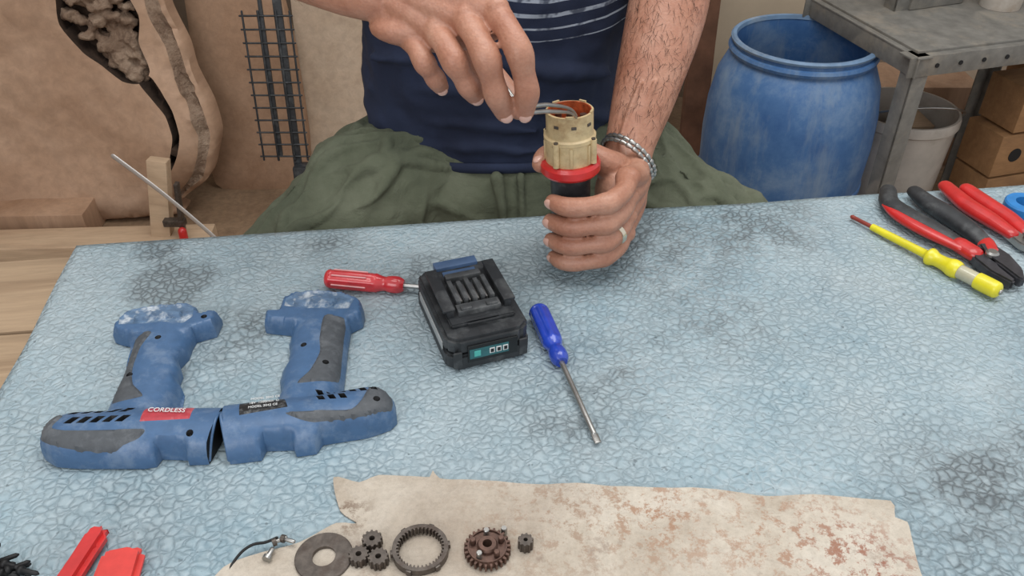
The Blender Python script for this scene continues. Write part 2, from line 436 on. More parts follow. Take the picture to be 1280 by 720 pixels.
# ---------------------------------------------------------------- bench + mat
bench=empty('workbench',(MO.x,MO.y,0),MA)
for i in range(6):
    w_=.135
    box('plank_%d'%i,(.72,-.01-w_*(i+.5),.722),(2.15,w_-.004,.038),M['bench'],bench,.002)
for i,(x,y) in enumerate(((-.25,-.10),(1.7,-.10),(-.25,-.74),(1.7,-.74))):
    box('leg_%d'%i,(x,y,.351),(.07,.07,.702),M['bench'],bench,.003)
for i,y in enumerate((-.14,-.70)): box('apron_%d'%i,(.72,y,.66),(1.9,.03,.08),M['bench'],bench,.002)
bm=bmesh.new(); nx,ny=170,80; W,D_=1.62,.78
grid=[[None]*(ny+1) for _ in range(nx+1)]
for i in range(nx+1):
    for j in range(ny+1):
        x=W*i/nx; y=-D_*j/ny
        e=noise.noise(Vector((x*6,y*6,0)))*.0008
        ex=noise.noise(Vector((y*9,3,0)))*.003 if i==0 else 0
        ey=noise.noise(Vector((x*7,7,0)))*.003 if j==0 else 0
        grid[i][j]=bm.verts.new((x+ex,y+ey,e-.0008 if 0<i<nx and 0<j<ny else -.0022))
for i in range(nx):
    for j in range(ny): bm.faces.new((grid[i][j],grid[i+1][j],grid[i+1][j+1],grid[i][j+1]))
low={}
bl=[e for e in bm.edges if len(e.link_faces)==1]
for e in bl:
    for v in e.verts:
        if v not in low: low[v]=bm.verts.new((v.co.x,v.co.y,-.0085))
for e in bl:
    a,b_=e.verts; bm.faces.new((a,b_,low[b_],low[a]))
foam=bmobj('foam_mat',bm,M['mat']); foam.location=(MO.x,MO.y,T); foam.rotation_euler=(0,0,MA)

# ---------------------------------------------------------------- drill shells
A=mm([(-383,637),(-379,655),(-368,660),(-345,666),(-324,668),(-312,664),(-305,652),(-296,657),(-287,656),(-287,636),(-294,632),(-304,627),(-305,617),(-304,602),(-308,589),(-302,578),(-301,564),(-293,553),(-288,529),(-270,526),(-252,524),(-245,520),(-244,500),(-248,473),(-264,472),(-266,477),(-288,478),(-290,470),(-300,468),(-322,468),(-352,468),(-372,470),(-385,478),(-391,491),(-388,505),(-379,513),(-360,519),(-349,523),(-354,569),(-362,602),(-365,620),(-375,623),(-383,627)])
Bo=mm([(-242,657),(-230,658),(-230,676),(-220,686),(-196,690),(-169,686),(-153,676),(-147,664),(-147,650),(-157,641),(-156,614),(-154,591),(-151,557),(-134,548),(-119,546),(-108,540),(-101,531),(-99,519),(-104,511),(-122,502),(-158,494),(-162,484),(-178,481),(-182,488),(-204,487),(-206,477),(-217,475),(-231,473),(-236,486),(-241,504),(-244,521),(-233,528),(-207,535),(-204,547),(-212,574),(-206,585),(-208,602),(-213,620),(-215,637),(-234,640),(-241,642)])
def shell_h(c,body,handle,foot,hb=.0275,hh=.0215,hf=.020):
    def f_(x,y,d):
        P=np.stack([x+c[0],y+c[1]],1)
        db=polydist(P,body,closed=False); bdy=hb*np.clip(1-(db/.0290)**2.4,0,1)**.5
        dh=polydist(P,handle,closed=False); hdl=hh*np.clip(1-(dh/.029)**2.6,0,1)**.5
        ft=np.where(inpoly(P,foot),hf,0)
        e=.0065+.026*np.sqrt(np.clip(1-(1-np.clip(d/.0068,0,1))**2,0,1))
        return np.minimum(np.maximum(np.maximum(bdy,hdl),ft),e)
    return f_
def slot(cx,cy,w_,h_,sl): return [(cx-w_/2-sl,cy-h_/2),(cx+w_/2-sl,cy-h_/2),(cx+w_/2+sl,cy+h_/2),(cx-w_/2+sl,cy+h_/2)]
def circ(cx,cy,r,n=10): return [(cx+r*math.cos(2*math.pi*i/n),cy+r*math.sin(2*math.pi*i/n)) for i in range(n)]
ca=(-.32,.55); cb=(-.17,.57)
def off(l,c): return [(p[0]-c[0],p[1]-c[1]) for p in l]
regsA=[(mm([(-360,613),(-350,619),(-340,618),(-344,598),(-341,570),(-332,547),(-318,531),(-344,527),(-350,569),(-357,602)]),1,.0018,True),
 (mm([(-386,500),(-379,507),(-373,502),(-376,489),(-362,485),(-330,486),(-300,487),(-302,480),(-314,475),(-322,471),(-352,471),(-372,474),(-384,482)]),1,.0018,True),
 (mm([(-309,516),(-268,517),(-266,498),(-306,495)]),2,.0005,False),
 (mm([(-379,641),(-373,654),(-345,661),(-322,663),(-312,657),(-309,643),(-315,633),(-345,633),(-376,631)]),4,-.0015,False),
 (mm([(-366,645),(-352,651),(-322,651),(-318,641),(-345,640),(-364,637)]),4,.004,False)]
for i in range(5):
    regsA.append((slot(-.3655+.0103*i,.5095+.0008*i,.0066,.0080,.0024),3,-.005,False))
    regsA.append((slot(-.3625+.0103*i,.4965+.0006*i,.0066,.0080,.0024),3,-.005,False))
for c_ in ((-.340,.560),(-.331,.61),(-.262,.484),(-.298,.643)): regsA.append((circ(c_[0],c_[1],.0030),3,-.004,False))
sa=empty('drill_housing_shell',(ca[0],ca[1],T))
def offr(rs,c): return [(off(p,c),mi,dz,s_) for p,mi,dz,s_ in rs]
hA=shell_h(ca,mm([(-240,497.5),(-310,496),(-366,492)]),mm([(-322,500),(-324,570),(-334,640)]),mm([(-395,622),(-350,619),(-300,625),(-280,630),(-280,680),(-395,680)]))
relief('shell_body',off(A,ca),hA,[M['blue'],M['grip'],M['redlab'],M['black'],M['bluefoot']],sa,offr(regsA,ca),sharp=(21,22),sharp_mi=3,step=.0022,cv=.15,ang=34,jit=.12,smooth_it=1)
textobj('label_print','CORDLESS',(-.2875-ca[0],.507-ca[1],.0285),.0066,M['white'],sa,math.radians(-2))
tubeobj('rim',[(-.2455-ca[0],.519-ca[1],.003),(-.2445-ca[0],.512-ca[1],.020),(-.2442-ca[0],.4985-ca[1],.0275),(-.2455-ca[0],.485-ca[1],.020),(-.248-ca[0],.475-ca[1],.003)],.0014,M['blue'],sa,n=8)
regsB=[(mm([(-181,643),(-162,640),(-159,614),(-157,591),(-155,560),(-165,552),(-188,548),(-180,565),(-176,589),(-180,611)]),1,.0018,True),
 (mm([(-188,505),(-159,508),(-135,510),(-127,521),(-122,541),(-110,537),(-103,529),(-102,519),(-107,513),(-124,505),(-157,498),(-166,497),(-176,499)]),1,.0018,True),
 (mm([(-231,520),(-195,528),(-188,512),(-226,502)]),2,.0005,False),
 (mm([(-225,672),(-216,682),(-194,685),(-171,681),(-157,671),(-160,656),(-188,654),(-224,660)]),4,-.0015,False),
 (mm([(-215,669),(-196,675),(-172,670),(-176,660),(-200,660),(-216,662)]),4,.004,False)]
for i in range(6):
    regsB.append((slot(-.166+.0092*i,.5360+.0002*i,.0058,.0076,-.0022),3,-.005,False))
    if i<3: regsB.append((slot(-.163+.0092*i,.5250+.0008*i,.0058,.0076,-.0022),3,-.005,False))
for c_ in ((-.1145,.521),(-.193,.600),(-.168,.575)): regsB.append((circ(c_[0],c_[1],.0030),3,-.004,False))
sb=empty('drill_housing_shell',(cb[0],cb[1],T))
hB=shell_h(cb,mm([(-245,500),(-170,511),(-124,523)]),mm([(-178,515),(-182,580),(-186,660)]),mm([(-250,639),(-200,637),(-140,636),(-140,700),(-250,700)]))
relief('shell_body',off(Bo,cb),hB,[M['blue'],M['grip'],M['blklab'],M['black'],M['bluefoot']],sb,offr(regsB,cb),sharp=(27,28,29),sharp_mi=3,step=.0022,cv=.15,ang=34,jit=.12,smooth_it=1)
tubeobj('rim',[(-.232-cb[0],.475-cb[1],.003),(-.2355-cb[0],.486-cb[1],.020),(-.2405-cb[0],.50-cb[1],.0275),(-.2428-cb[0],.511-cb[1],.020),(-.244-cb[0],.520-cb[1],.003)],.0014,M['blue'],sb,n=8)
for i in range(3): textobj('label_print_%d'%i,'18V  1500/min  Li'if i%2 else 'MODEL 2042 CE',(-.209-cb[0],.5225-.0048*i-cb[1],.0278),.0034,M['white'],sb,math.radians(10))

# ---------------------------------------------------------------- battery
bt=empty('battery_pack',(-.040,.654,T),math.radians(19.5)); bt.scale=(1.05,1.03,1.05)
def bx(n,c,s_,mt,bev=.0012,rot=None): return box(n,c,s_,mt,bt,bev,rot)
out=[(-.039,-.050),(-.030,-.059),(.030,-.059),(.039,-.050),(.039,.050),(.033,.057),(-.033,.057),(-.039,.050)]
prism('lower_case',out,0,.016,M['blackpl'],bt,.002)
prism('upper_case',[(x*.985,y*.985) for x,y in out],.0165,.033,M['blackpl'],bt,.003)
prism('top_deck',[(-.030,-.040),(.030,-.040),(.030,.050),(-.030,.050)],.033,.037,M['blackpl'],bt,.0012)
bx('rail_l',(-.0265,.004,.0405),(.006,.066,.008),M['blackpl']); bx('rail_r',(.0265,.004,.0405),(.006,.066,.008),M['blackpl'])
bx('rail_lip_l',(-.028,.004,.0445),(.011,.066,.0025),M['blackpl'],.0006); bx('rail_lip_r',(.028,.004,.0445),(.011,.066,.0025),M['blackpl'],.0006)
dgrey=simple('worn_dark_plastic','#45484a',.5,var=.25,vs=120,dirt='#7a7c7c',dirtamt=.5)
for i in range(5): bx('terminal_block_%d'%i,(-.016+.008*i,.0,.0405),(.0042,.034-.006*(i%2),.0085),dgrey,.0006)
for i in range(4): bx('terminal_slot_%d'%i,(-.012+.008*i,.0,.0385),(.0018,.026,.005),M['steel'],.0003)
bx('block_front',(0,-.024,.0395),(.040,.012,.006),dgrey); bx('block_tab',(-.012,-.026,.043),(.010,.006,.003),dgrey,.0005); bx('block_tab_b',(.012,-.026,.043),(.010,.006,.003),dgrey,.0005)
for i in range(3): bx('ridge_%d'%i,(0,-.034-.004*i,.0365),(.030,.0016,.0022),M['blackpl'],.0004)
bx('rear_bridge',(0,.026,.040),(.034,.008,.0065),dgrey)
latm=simple('latch_blue','#4a6385',.45,var=.15)
bx('release_latch',(0,.0505,.0365),(.042,.012,.008),latm,.0015)
bx('latch_plate',(0,.036,.0372),(.032,.010,.0016),latm,.0004)
gr=simple('grey_side_panel','#a6abab',.5,var=.1)
bx('side_stripe',(-.0388,.0,.017),(.0012,.080,.009),gr,.0004)
frame=simple('gauge_frame','#15181a',.4,var=.1)
bx('gauge_frame',(0.002,-.0592,.017),(.046,.0014,.018),frame,.0004)
teal=simple('teal_label','#4fb0a8',.4,var=.1)
bx('gauge_teal_strip',(-.0015,-.0601,.017),(.036,.0006,.0105),simple('dark_teal_label','#2f666b',.4,var=.2),.0002)
for i in range(3):
    bx('gauge_led_%d'%i,(.001+.0062*i,-.0605,.0172),(.0048,.0006,.0058),M['white'],.0002); bx('gauge_led_core_%d'%i,(.001+.0062*i,-.0609,.0172),(.0030,.0006,.0038),frame,.0002)
bx('gauge_button',(-.0125,-.0605,.0172),(.006,.0008,.006),teal,.0002)
bx('seam_clip_l',(-.030,-.0585,.012),(.008,.003,.018),M['blackpl']); bx('seam_clip_r',(.0305,-.0585,.012),(.008,.003,.018),M['blackpl'])

# ---------------------------------------------------------------- screwdrivers
def screwdriver(name,p_butt,p_ferr,p_tip,rh,mat,z,rs=.0028,ztip=None):
    a=Vector((*p_butt,0)); tip=Vector((*p_tip,0)); d=(tip-a); Ltot=d.length; ang=math.atan2(d.y,d.x)
    lh=(Vector((*p_ferr,0))-a).length
    e=empty(name,(a.x,a.y,T+z))
    tilt=math.asin(((z-.0032) if ztip is None else z-ztip)/Ltot)
    e.rotation_euler=Euler((0,tilt,ang),'XYZ')
    bm=bmesh.new(); prev=None; n=36
    prof=[(0,.35),(.02,.72),(.06,.93),(.14,1),(.45,1),(.62,.98),(.70,.80),(.76,.70),(.80,.78),(.86,.84),(.94,.8),(1.,.55)]
    pp=crpath(prof,4)
    for xx,rr in pp:
        ring=[]
        fl=.14 if .08<xx<.64 else .0
        for k in range(n):
            th=2*math.pi*k/n; r_=rr*rh*(1-fl*(.5+.5*math.cos(6*th)))
            ring.append(bm.verts.new((xx*lh,r_*math.cos(th),r_*math.sin(th))))
        if prev:
            for k in range(n): bm.faces.new((prev[k],prev[(k+1)%n],ring[(k+1)%n],ring[k]))
        else: bm.faces.new(ring)
        prev=ring
    bm.faces.new(prev)
    autosmooth(bmobj('handle',bm,mat,e),50)
    bm=bmesh.new(); tube(bm,[(lh*.97,0,0),(lh+.01,0,0),(Ltot-.012,0,0)],[rs,rs,rs],n=14,sub=2)
    tube(bm,[(Ltot-.016,0,0),(Ltot-.007,0,0),(Ltot-.001,0,0)],[rs,rs*1.25,rs*1.1],n=14,sub=4,ell=((0,0,1),.35),caps=False)
    bmobj('shaft',bm,M['steel'],e)
    return e
e=screwdriver('blue_screwdriver',(.025,.668),(.0445,.590),(.0725,.4925),.0105,M['bluetr'],.0105,rs=.0026)
e=screwdriver('red_screwdriver',(-.196,.719),(-.112,.711),(-.035,.702),.0108,M['redtr'],.0108,rs=.0026,ztip=.005)
pk=simple('pale_pink_stripe','#e0a3a3',.3,var=.05)
for k in range(3):
    th=math.radians(30+60*k+30); tubeobj('flute_stripe_%d'%k,[(.010,.0100*math.cos(th),.0100*math.sin(th)),(.045,.0102*math.cos(th),.0102*math.sin(th))],.0009,pk,e,n=6,sub=1)
ty=empty('voltage_tester_screwdriver',(.499,.694,T+.0112)); dd=Vector((.399-.499,.853-.694)); LT=dd.length
ty.rotation_euler=Euler((0,math.asin((.0112-.004)/LT),math.atan2(dd.y,dd.x)),'XYZ')
def tp(n,prof,mt,k=20):
    bm=bmesh.new(); A_=crpath(prof,3)
    prev=None
    for xx,rr in A_:
        ring=[bm.verts.new((xx,rr*math.cos(2*math.pi*i/k),rr*math.sin(2*math.pi*i/k))) for i in range(k)]
        if prev:
            for i in range(k): bm.faces.new((prev[i],prev[(i+1)%k],ring[(i+1)%k],ring[i]))
        else: bm.faces.new(ring)
        prev=ring
    bm.faces.new(prev); autosmooth(bmobj(n,bm,mt,ty),40)
tp('end_cap',[(0,.004),(.002,.0075),(.006,.009),(.024,.009),(.026,.0085)],M['yellow'])
tp('pocket_clip_button',[(-.002,.002),(-.001,.003),(.001,.003)],M['steel'])
tp('window',[(.025,.0078),(.044,.0078),(.047,.0075)],M['clear'])
tp('grip',[(.046,.0085),(.050,.0098),(.056,.0098),(.060,.0085),(.066,.0075),(.074,.0075),(.079,.0095),(.083,.0095),(.086,.006),(.092,.0048),(.13,.0045),(.158,.004)],M['yellow'])
tp('blade_shaft',[(.157,.0024),(.17,.0024),(LT-.006,.0024),(LT-.002,.0026),(LT,.0015)],simple('red_sleeve','#8e3a2f',.4))

# ---------------------------------------------------------------- pliers
def handle(name,pts,rad,mat,parent,ell=((0,0,1),.75)): return tubeobj(name,pts,rad,mat,parent,n=18,sub=8,ell=ell)
P1=(.514,.752); pl=empty('diagonal_pliers',(P1[0],P1[1],T))
def lp(l,z=.0105): return [(x-P1[0],y-P1[1],z) for x,y in l]
handle('handle_grip_l',lp([(.497,.782),(.478,.812),(.458,.845),(.450,.872),(.459,.902)]),[.0085,.0120,.0130,.0120,.0095],M['blackpl'],pl)
handle('handle_inlay_l',lp([(.492,.774),(.467,.809),(.449,.842),(.442,.866)],.0115),[.006,.0078,.0075,.004],M['redpl'],pl)
handle('handle_grip_r',lp([(.525,.780),(.519,.812),(.508,.845),(.496,.872),(.490,.898)]),[.0085,.0120,.0130,.0120,.0095],M['blackpl'],pl)
handle('handle_inlay_r',lp([(.5235,.774),(.5225,.80),(.5155,.83),(.506,.855)],.0125),[.004,.0050,.005,.003],M['redpl'],pl)
handle('collar_l',lp([(.503,.765),(.495,.782)],.0105),[.0105,.0105],M['redpl'],pl)
handle('collar_r',lp([(.522,.765),(.525,.785)],.0105),[.010,.0095],M['redpl'],pl)
jawm=simple('plier_jaw_steel','#55555a',.35,metal=.7,var=.2,vs=90)
prism('jaw_l',off([(.500,.775),(.497,.752),(.503,.728),(.517,.706),(.523,.712),(.517,.735),(.519,.76),(.512,.775)],P1),.003,.0145,jawm,pl,.002)
prism('jaw_r',off([(.512,.778),(.510,.755),(.518,.735),(.5245,.712),(.530,.708),(.538,.730),(.537,.755),(.528,.778)],P1),.005,.0165,jawm,pl,.002)
revolve('pivot',[(0,.020),(.005,.020),(.007,.018),(.007,.004)],M['steel'],pl,24,loc=(.003,.004,0))
P2=(.576,.792); ws=empty('wire_stripper',(P2[0],P2[1],T))
def lq(l,z=.0105): return [(x-P2[0],y-P2[1],z) for x,y in l]
handle('handle_l',lq([(.563,.805),(.553,.835),(.540,.868),(.533,.912)]),[.008,.0105,.0110,.009],M['redpl'],ws)
handle('handle_r',lq([(.580,.808),(.577,.835),(.566,.868),(.556,.905)]),[.008,.0100,.0105,.009],M['redpl'],ws)
prism('jaw_l',off([(.557,.812),(.562,.785),(.578,.762),(.600,.740),(.606,.746),(.592,.77),(.580,.79),(.572,.812)],P2),.003,.012,M['steel'],ws,.0015)
prism('jaw_r',off([(.572,.814),(.577,.79),(.592,.768),(.607,.747),(.616,.752),(.604,.782),(.592,.806),(.586,.816)],P2),.006,.015,M['steel'],ws,.0015)
revolve('pivot',[(0,.018),(.006,.018),(.0065,.016),(.0065,.004)],M['dsteel'],ws,24,loc=(.001,.001,0))
bp=simple('blue_tape_plastic','#2d7fc4',.4,var=.1)
revolve('blue_tape_roll',[(.012,0),(.022,0),(.0235,.002),(.0235,.016),(.022,.018),(.012,.018)],bp,None,40,loc=(.606,.862,T),closed=True)

# ---------------------------------------------------------------- cloth and gears
CL=mm([(-143,456),(-122,452),(-107,459),(-80,458),(-66,457),(-64,464),(-58,456),(-30,453),(0,451),(50,450),(102,447),(165,444),(202,439),(252,437),(296,434),(293,417),(301,413),(299,395),(294,368),(290,320),(252,285),(0,270),(-175,285),(-217,342),(-208,371),(-183,385),(-158,395),(-134,413),(-118,413),(-133,425)])
def clh(x,y,d):
    v=np.array([noise.noise(Vector((a*18,b_*18,0)))*.0034+noise.noise(Vector((a*45,b_*45,3)))*.0016+.0028+(.003*max(0,noise.noise(Vector((a*14,b_*30,9)))) if a>.03 else 0) for a,b_ in zip(x,y)])
    return np.clip(v,.0012,.0075)
relief('suede_cloth',CL,clh,[M['suede']],None,step=.005,base=T,smooth_it=1,jit=.3)
ZC=T+.0042
def gear(name,c,ro,nt_,h,hole,mat,z=ZC,rz=0):
    e=empty(name,(c[0],c[1],z),rz); bm=bmesh.new(); pts=[]
    for i in range(nt_):
        for f_,r_ in ((-.30,.84),(-.17,1.),(.17,1.),(.30,.84)):
            a=2*math.pi*(i+f_+.3)/nt_; pts.append((ro*r_*math.cos(a),ro*r_*math.sin(a)))
    n=len(pts); hp=[(hole*math.cos(math.atan2(y,x)),hole*math.sin(math.atan2(y,x))) for x,y in pts]
    R_=[[bm.verts.new((x,y,zz)) for x,y in q] for q,zz in ((pts,-.001),(pts,h),(hp,h),(hp,-.001))]
    for a,b_ in zip(R_,R_[1:]+R_[:1]):
        for k in range(n): bm.faces.new((a[k],a[(k+1)%n],b_[(k+1)%n],b_[k]))
    autosmooth(bmobj('toothed_body',bm,mat,e),25); return e
def ringgear(name,c,ro,ri,nt_,h,mat):
    e=empty(name,(c[0],c[1],ZC)); bm=bmesh.new(); ip=[];op=[]
    for i in range(nt_):
        for f_,r_ in ((-.28,1.),(-.14,.90),(.14,.90),(.28,1.)):
            a=2*math.pi*(i+f_)/nt_; ip.append((ri*r_*math.cos(a),ri*r_*math.sin(a))); op.append((ro*math.cos(a),ro*math.sin(a)))
    n=len(ip)
    R_=[[bm.verts.new((x,y,zz)) for x,y in q] for q,zz in ((op,-.001),(op,h),(ip,h),(ip,-.001))]
    for a,b_ in zip(R_,R_[1:]+R_[:1]):
        for k in range(n): bm.faces.new((a[k],a[(k+1)%n],b_[(k+1)%n],b_[k]))
    autosmooth(bmobj('ring_body',bm,mat,e),25)
    for k in range(6):
        a=k*math.pi/3+.2; box('lug_%d'%k,(ro*1.0*math.cos(a),ro*1.0*math.sin(a),h/2),(.003,.004,h*.8),mat,e,.0005,(0,0,a))
    return e
revolve('flat_washer',[(.0085,-.001),(.0205,-.001),(.021,.0006),(.021,.0016),(.0205,.002),(.0085,.002)],M['dsteel'],None,56,loc=(-.137,.380,ZC),closed=True)
gear('pinion_gear',(-.103,.392),.0075,12,.007,.0022,M['dsteel'])
gear('pinion_gear',(-.111,.3785),.0075,12,.007,.0022,M['dsteel'],rz=.2)
gear('pinion_gear',(-.0965,.3765),.0075,12,.007,.0022,M['dsteel'],rz=.1)
ringgear('ring_gear',(-.067,.385),.0205,.0175,36,.006,M['dsteel'])
g=gear('planet_carrier_gear',(-.018,.386),.0172,26,.005,.0035,M['rust'])
revolve('hub',[(.0035,.005),(.0035,.009),(.0065,.009),(.0075,.0075),(.0075,.005)],M['rust'],g,32)
revolve('recess_ring',[(.0135,.005),(.0135,.0065),(.0145,.0065),(.0145,.005)],M['rust'],g,40)
for k in range(5):
    a=2*math.pi*k/5+.4; revolve('pin_%d'%k,[(0,.011),(.0018,.011),(.0022,.0105),(.0022,.005)],M['steel'] if k%2 else M['rust'],g,14,loc=(.0108*math.cos(a),.0108*math.sin(a),0))
gear('sun_gear',(.010,.390),.0058,10,.008,.0016,M['dsteel'])
revolve('steel_pin',[(0,.006),(.002,.006),(.0024,.005),(.0024,0)],M['steel'],None,14,loc=(-.006,.402,ZC))
tubeobj('wire_spring_clip',[(-.203,.366,ZC),(-.202,.374,ZC+.001),(-.197,.383,ZC+.003),(-.190,.3885,ZC+.004),(-.182,.392,ZC+.002),(-.174,.3945,ZC+.004)],.0011,M['black'],None,n=8)
for i,(x,y,a) in enumerate(((-.174,.392,.5),(-.168,.394,-.3))):
    s_=empty('small_bolt',(x,y,ZC+.003),a); tubeobj('shank',[(0,0,0),(.007,0,0)],.0016,M['steel'],s_,n=10,sub=1); tubeobj('head',[(-.003,0,0),(0,0,0)],.003,M['dsteel'],s_,n=12,sub=1,caps=False)
s_=empty('small_bolt',(-.177,.379,ZC+.003),1.3); tubeobj('shank',[(0,0,0),(.006,0,0)],.002,M['steel'],s_,n=10,sub=1); tubeobj('head',[(-.003,0,0),(0,0,0)],.0034,M['steel'],s_,n=12,sub=1,caps=False)

rc=empty('red_trigger_switch',(-.310,.378,T),0)
prism('lever',off(mm([(-317,402),(-312,406),(-304,405),(-300,399),(-302,386),(-307,352),(-325,352),(-321,372)]),(-.310,.378)),0,.012,M['redpl'],rc,.004)
rb=empty('red_direction_button',(-.281,.372,T),0)
prism('cap',off(mm([(-299,384),(-279,389),(-268,385),(-265,358),(-268,340),(-297,342)]),(-.281,.372)),0,.010,simple('red_plastic_b','#d3423c',.35,var=.1),rb,.004)
sc_=empty('screw_pile',(-.362,.367,T))
for i in range(22):
    a=random.uniform(-.6,.6)+math.pi/2*random.choice((0,0,1)); x=random.uniform(-.026,.012); y=random.uniform(-.02,.008); z=.0032+.003*(i%3)
    d=Vector((math.cos(a),math.sin(a),0)); p=Vector((x,y,z))
    bm=bmesh.new(); tube(bm,[p,p+d*.003,p+d*.003+d*.0001,p+d*.014,p+d*.016],[.0036,.0032,.0020,.0018,.0006],n=10,sub=1,caps=False)
    bmobj('screw_%d'%i,bm,M['black'],sc_)

# ---------------------------------------------------------------- gearbox in the fist
GX,GY=.0655,.765
gb=empty('drill_gearbox',(GX,GY,T),0,rot=(math.radians(-2),math.radians(-3),0))
revolve('motor_can',[(0,.006),(.017,.006),(.0195,.009),(.0205,.03),(.0205,.100),(.024,.112),(0,.112)],M['blackpl'],gb,48)
revolve('clutch_ring',[(.022,.112),(.0285,.111),(.0308,.114),(.0308,.121),(.0285,.1245),(.023,.1245)],M['redpl'],gb,56)
revolve('housing',[(.0235,.1235),(.0248,.1245),(.0248,.147),(.0262,.148),(.0262,.1515),(.0240,.153),(.0236,.156),(.0236,.177),(.0218,.1775)],M['cream'],gb,56)
revolve('grease_bore',[(.0219,.1774),(.0210,.1770),(.0207,.160),(.012,.1605),(.0115,.165),(.006,.1665),(0,.1665)],M['grease'],gb,40)
for k in range(4):
    a=math.pi/4+k*math.pi/2+.2
    tubeobj('screw_boss_%d'%k,[(.0268*math.cos(a),.0268*math.sin(a),.126),(.0268*math.cos(a),.0268*math.sin(a),.151)],.0034,M['cream'],gb,n=14,sub=1,caps=False)
    tubeobj('boss_screw_%d'%k,[(.0268*math.cos(a),.0268*math.sin(a),.150),(.0268*math.cos(a),.0268*math.sin(a),.1525)],.0022,M['dsteel'],gb,n=12,sub=1,caps=False)
for k in range(8):
    a=k*math.pi/4; box('rib_%d'%k,(.0252*math.cos(a),.0252*math.sin(a),.136),(.0022,.003,.020),M['cream'],gb,.0005,(0,0,a))
for k in range(3):
    a=-2.2+k*.75; box('slot_%d'%k,(.0237*math.cos(a),.0237*math.sin(a),.167),(.0012,.005,.003),M['dsteel'],gb,.0003,(0,0,a))
for k in range(5):
    a=k*2*math.pi/5+.9; box('rim_tab_%d'%k,(.0227*math.cos(a),.0227*math.sin(a),.1775),(.0020,.008,.003),M['cream'],gb,.0005,(0,0,a))
revolve('spindle',[(0,.176),(.0025,.176),(.0032,.175),(.0032,.16)],M['dsteel'],gb,16)
for k in range(3):
    a=k*2.1+.3; revolve('planet_pin_%d'%k,[(0,.170),(.0035,.170),(.0035,.158)],M['rust'],gb,16,loc=(.0145*math.cos(a),.0145*math.sin(a),0))

# ---------------------------------------------------------------- man
man=empty('man',(0,0,0))
bm=bmesh.new()
def fing(pts,r): tube(bm,pts,r,n=14,sub=6)
def gp(x,y,z): return (GX+x,GY+y,z)
WL=Vector((.128,.835,.826))
lh={}
for nm,zf,ext,r0 in (('index',.841,1.02,.0105),('middle',.818,1.08,.0108),('ring',.795,1.03,.0103),('pinky',.7735,.90,.0092)):
    e=ext
    pts=[gp(.053,.004,zf+.011),gp(.048,-.018,zf+.009),gp(.034,-.0345*e**.5,zf+.006),gp(.027,-.0375*e**.5,zf+.005),gp(.014,-.0385,zf+.003),gp(-.001,-.0370,zf),gp(-.014,-.0325,zf-.001),gp(-.0235*e,-.0225,zf-.002)]
    fing(pts,[r0*1.22,r0*1.02,r0*1.08,r0*1.10,r0*.93,r0*1.0,r0*.94,r0*.80]); lh[nm]=pts
    mid_=Vector(pts[0])
    tube(bm,[tuple(WL+Vector((.006,0,(zf-.81)*.35))),tuple((WL+mid_)/2+Vector((.010,-.002,.0))),pts[0]],[.015,.0140,r0*1.2],n=14,sub=5)
    ellipsoid(bm,tuple(mid_+Vector((.004,-.003,.002))),(.0105,.0110,.0105),n=12)
ellipsoid(bm,(GX+.044,GY+.036,.815),(.020,.032,.034))
ellipsoid(bm,(GX+.038,GY+.026,.79),(.018,.028,.026))
tube(bm,[tuple(WL+Vector((-.006,-.004,.002))),gp(.036,.040,.848),gp(.010,.043,.862),gp(-.014,.036,.866),gp(-.031,.020,.868),gp(-.036,.008,.866)],[.017,.0165,.0125,.0118,.0108,.0095],n=14,sub=6)
EL=Vector((.190,1.015,1.005)); SL=Vector((.185,1.095,1.235))
tube(bm,[tuple(WL+Vector((-.002,-.014,-.004))),tuple(WL+Vector((.003,.02,.016))),tuple(WL.lerp(EL,.35)),tuple(WL.lerp(EL,.7)+Vector((.004,0,.004))),tuple(EL),tuple(EL.lerp(SL,.5)+Vector((.006,-.004,0))),tuple(SL)],[.0275,.0275,.036,.045,.045,.050,.060],n=24,sub=6,ell=((0,1,-1),.84))
for dx,dz in ((-.010,.0),(.006,.0)):
    tube(bm,[tuple(WL+Vector((dx+.003,-.016,.018))),tuple(WL+Vector((dx+.002,.010,.036))),tuple(WL.lerp(EL,.35)+Vector((dx,-.022,.022)))],[.003,.003,.0025],n=8,sub=5)
RH={'index':[(-.014,.682,1.053),(.006,.648,1.032),(.0125,.651,.9975),(.0105,.663,.974)],
    'middle':[(-.039,.686,1.046),(-.020,.647,1.027),(-.013,.649,.997),(-.006,.662,.974)],
    'ring':[(-.064,.692,1.034),(-.046,.657,1.020),(-.036,.661,.999),(-.031,.674,.984)],
    'pinky':[(-.0865,.702,1.023),(-.0725,.676,1.012),(-.065,.682,.996),(-.0615,.692,.984)]}
WR=Vector((-.128,.735,1.052))
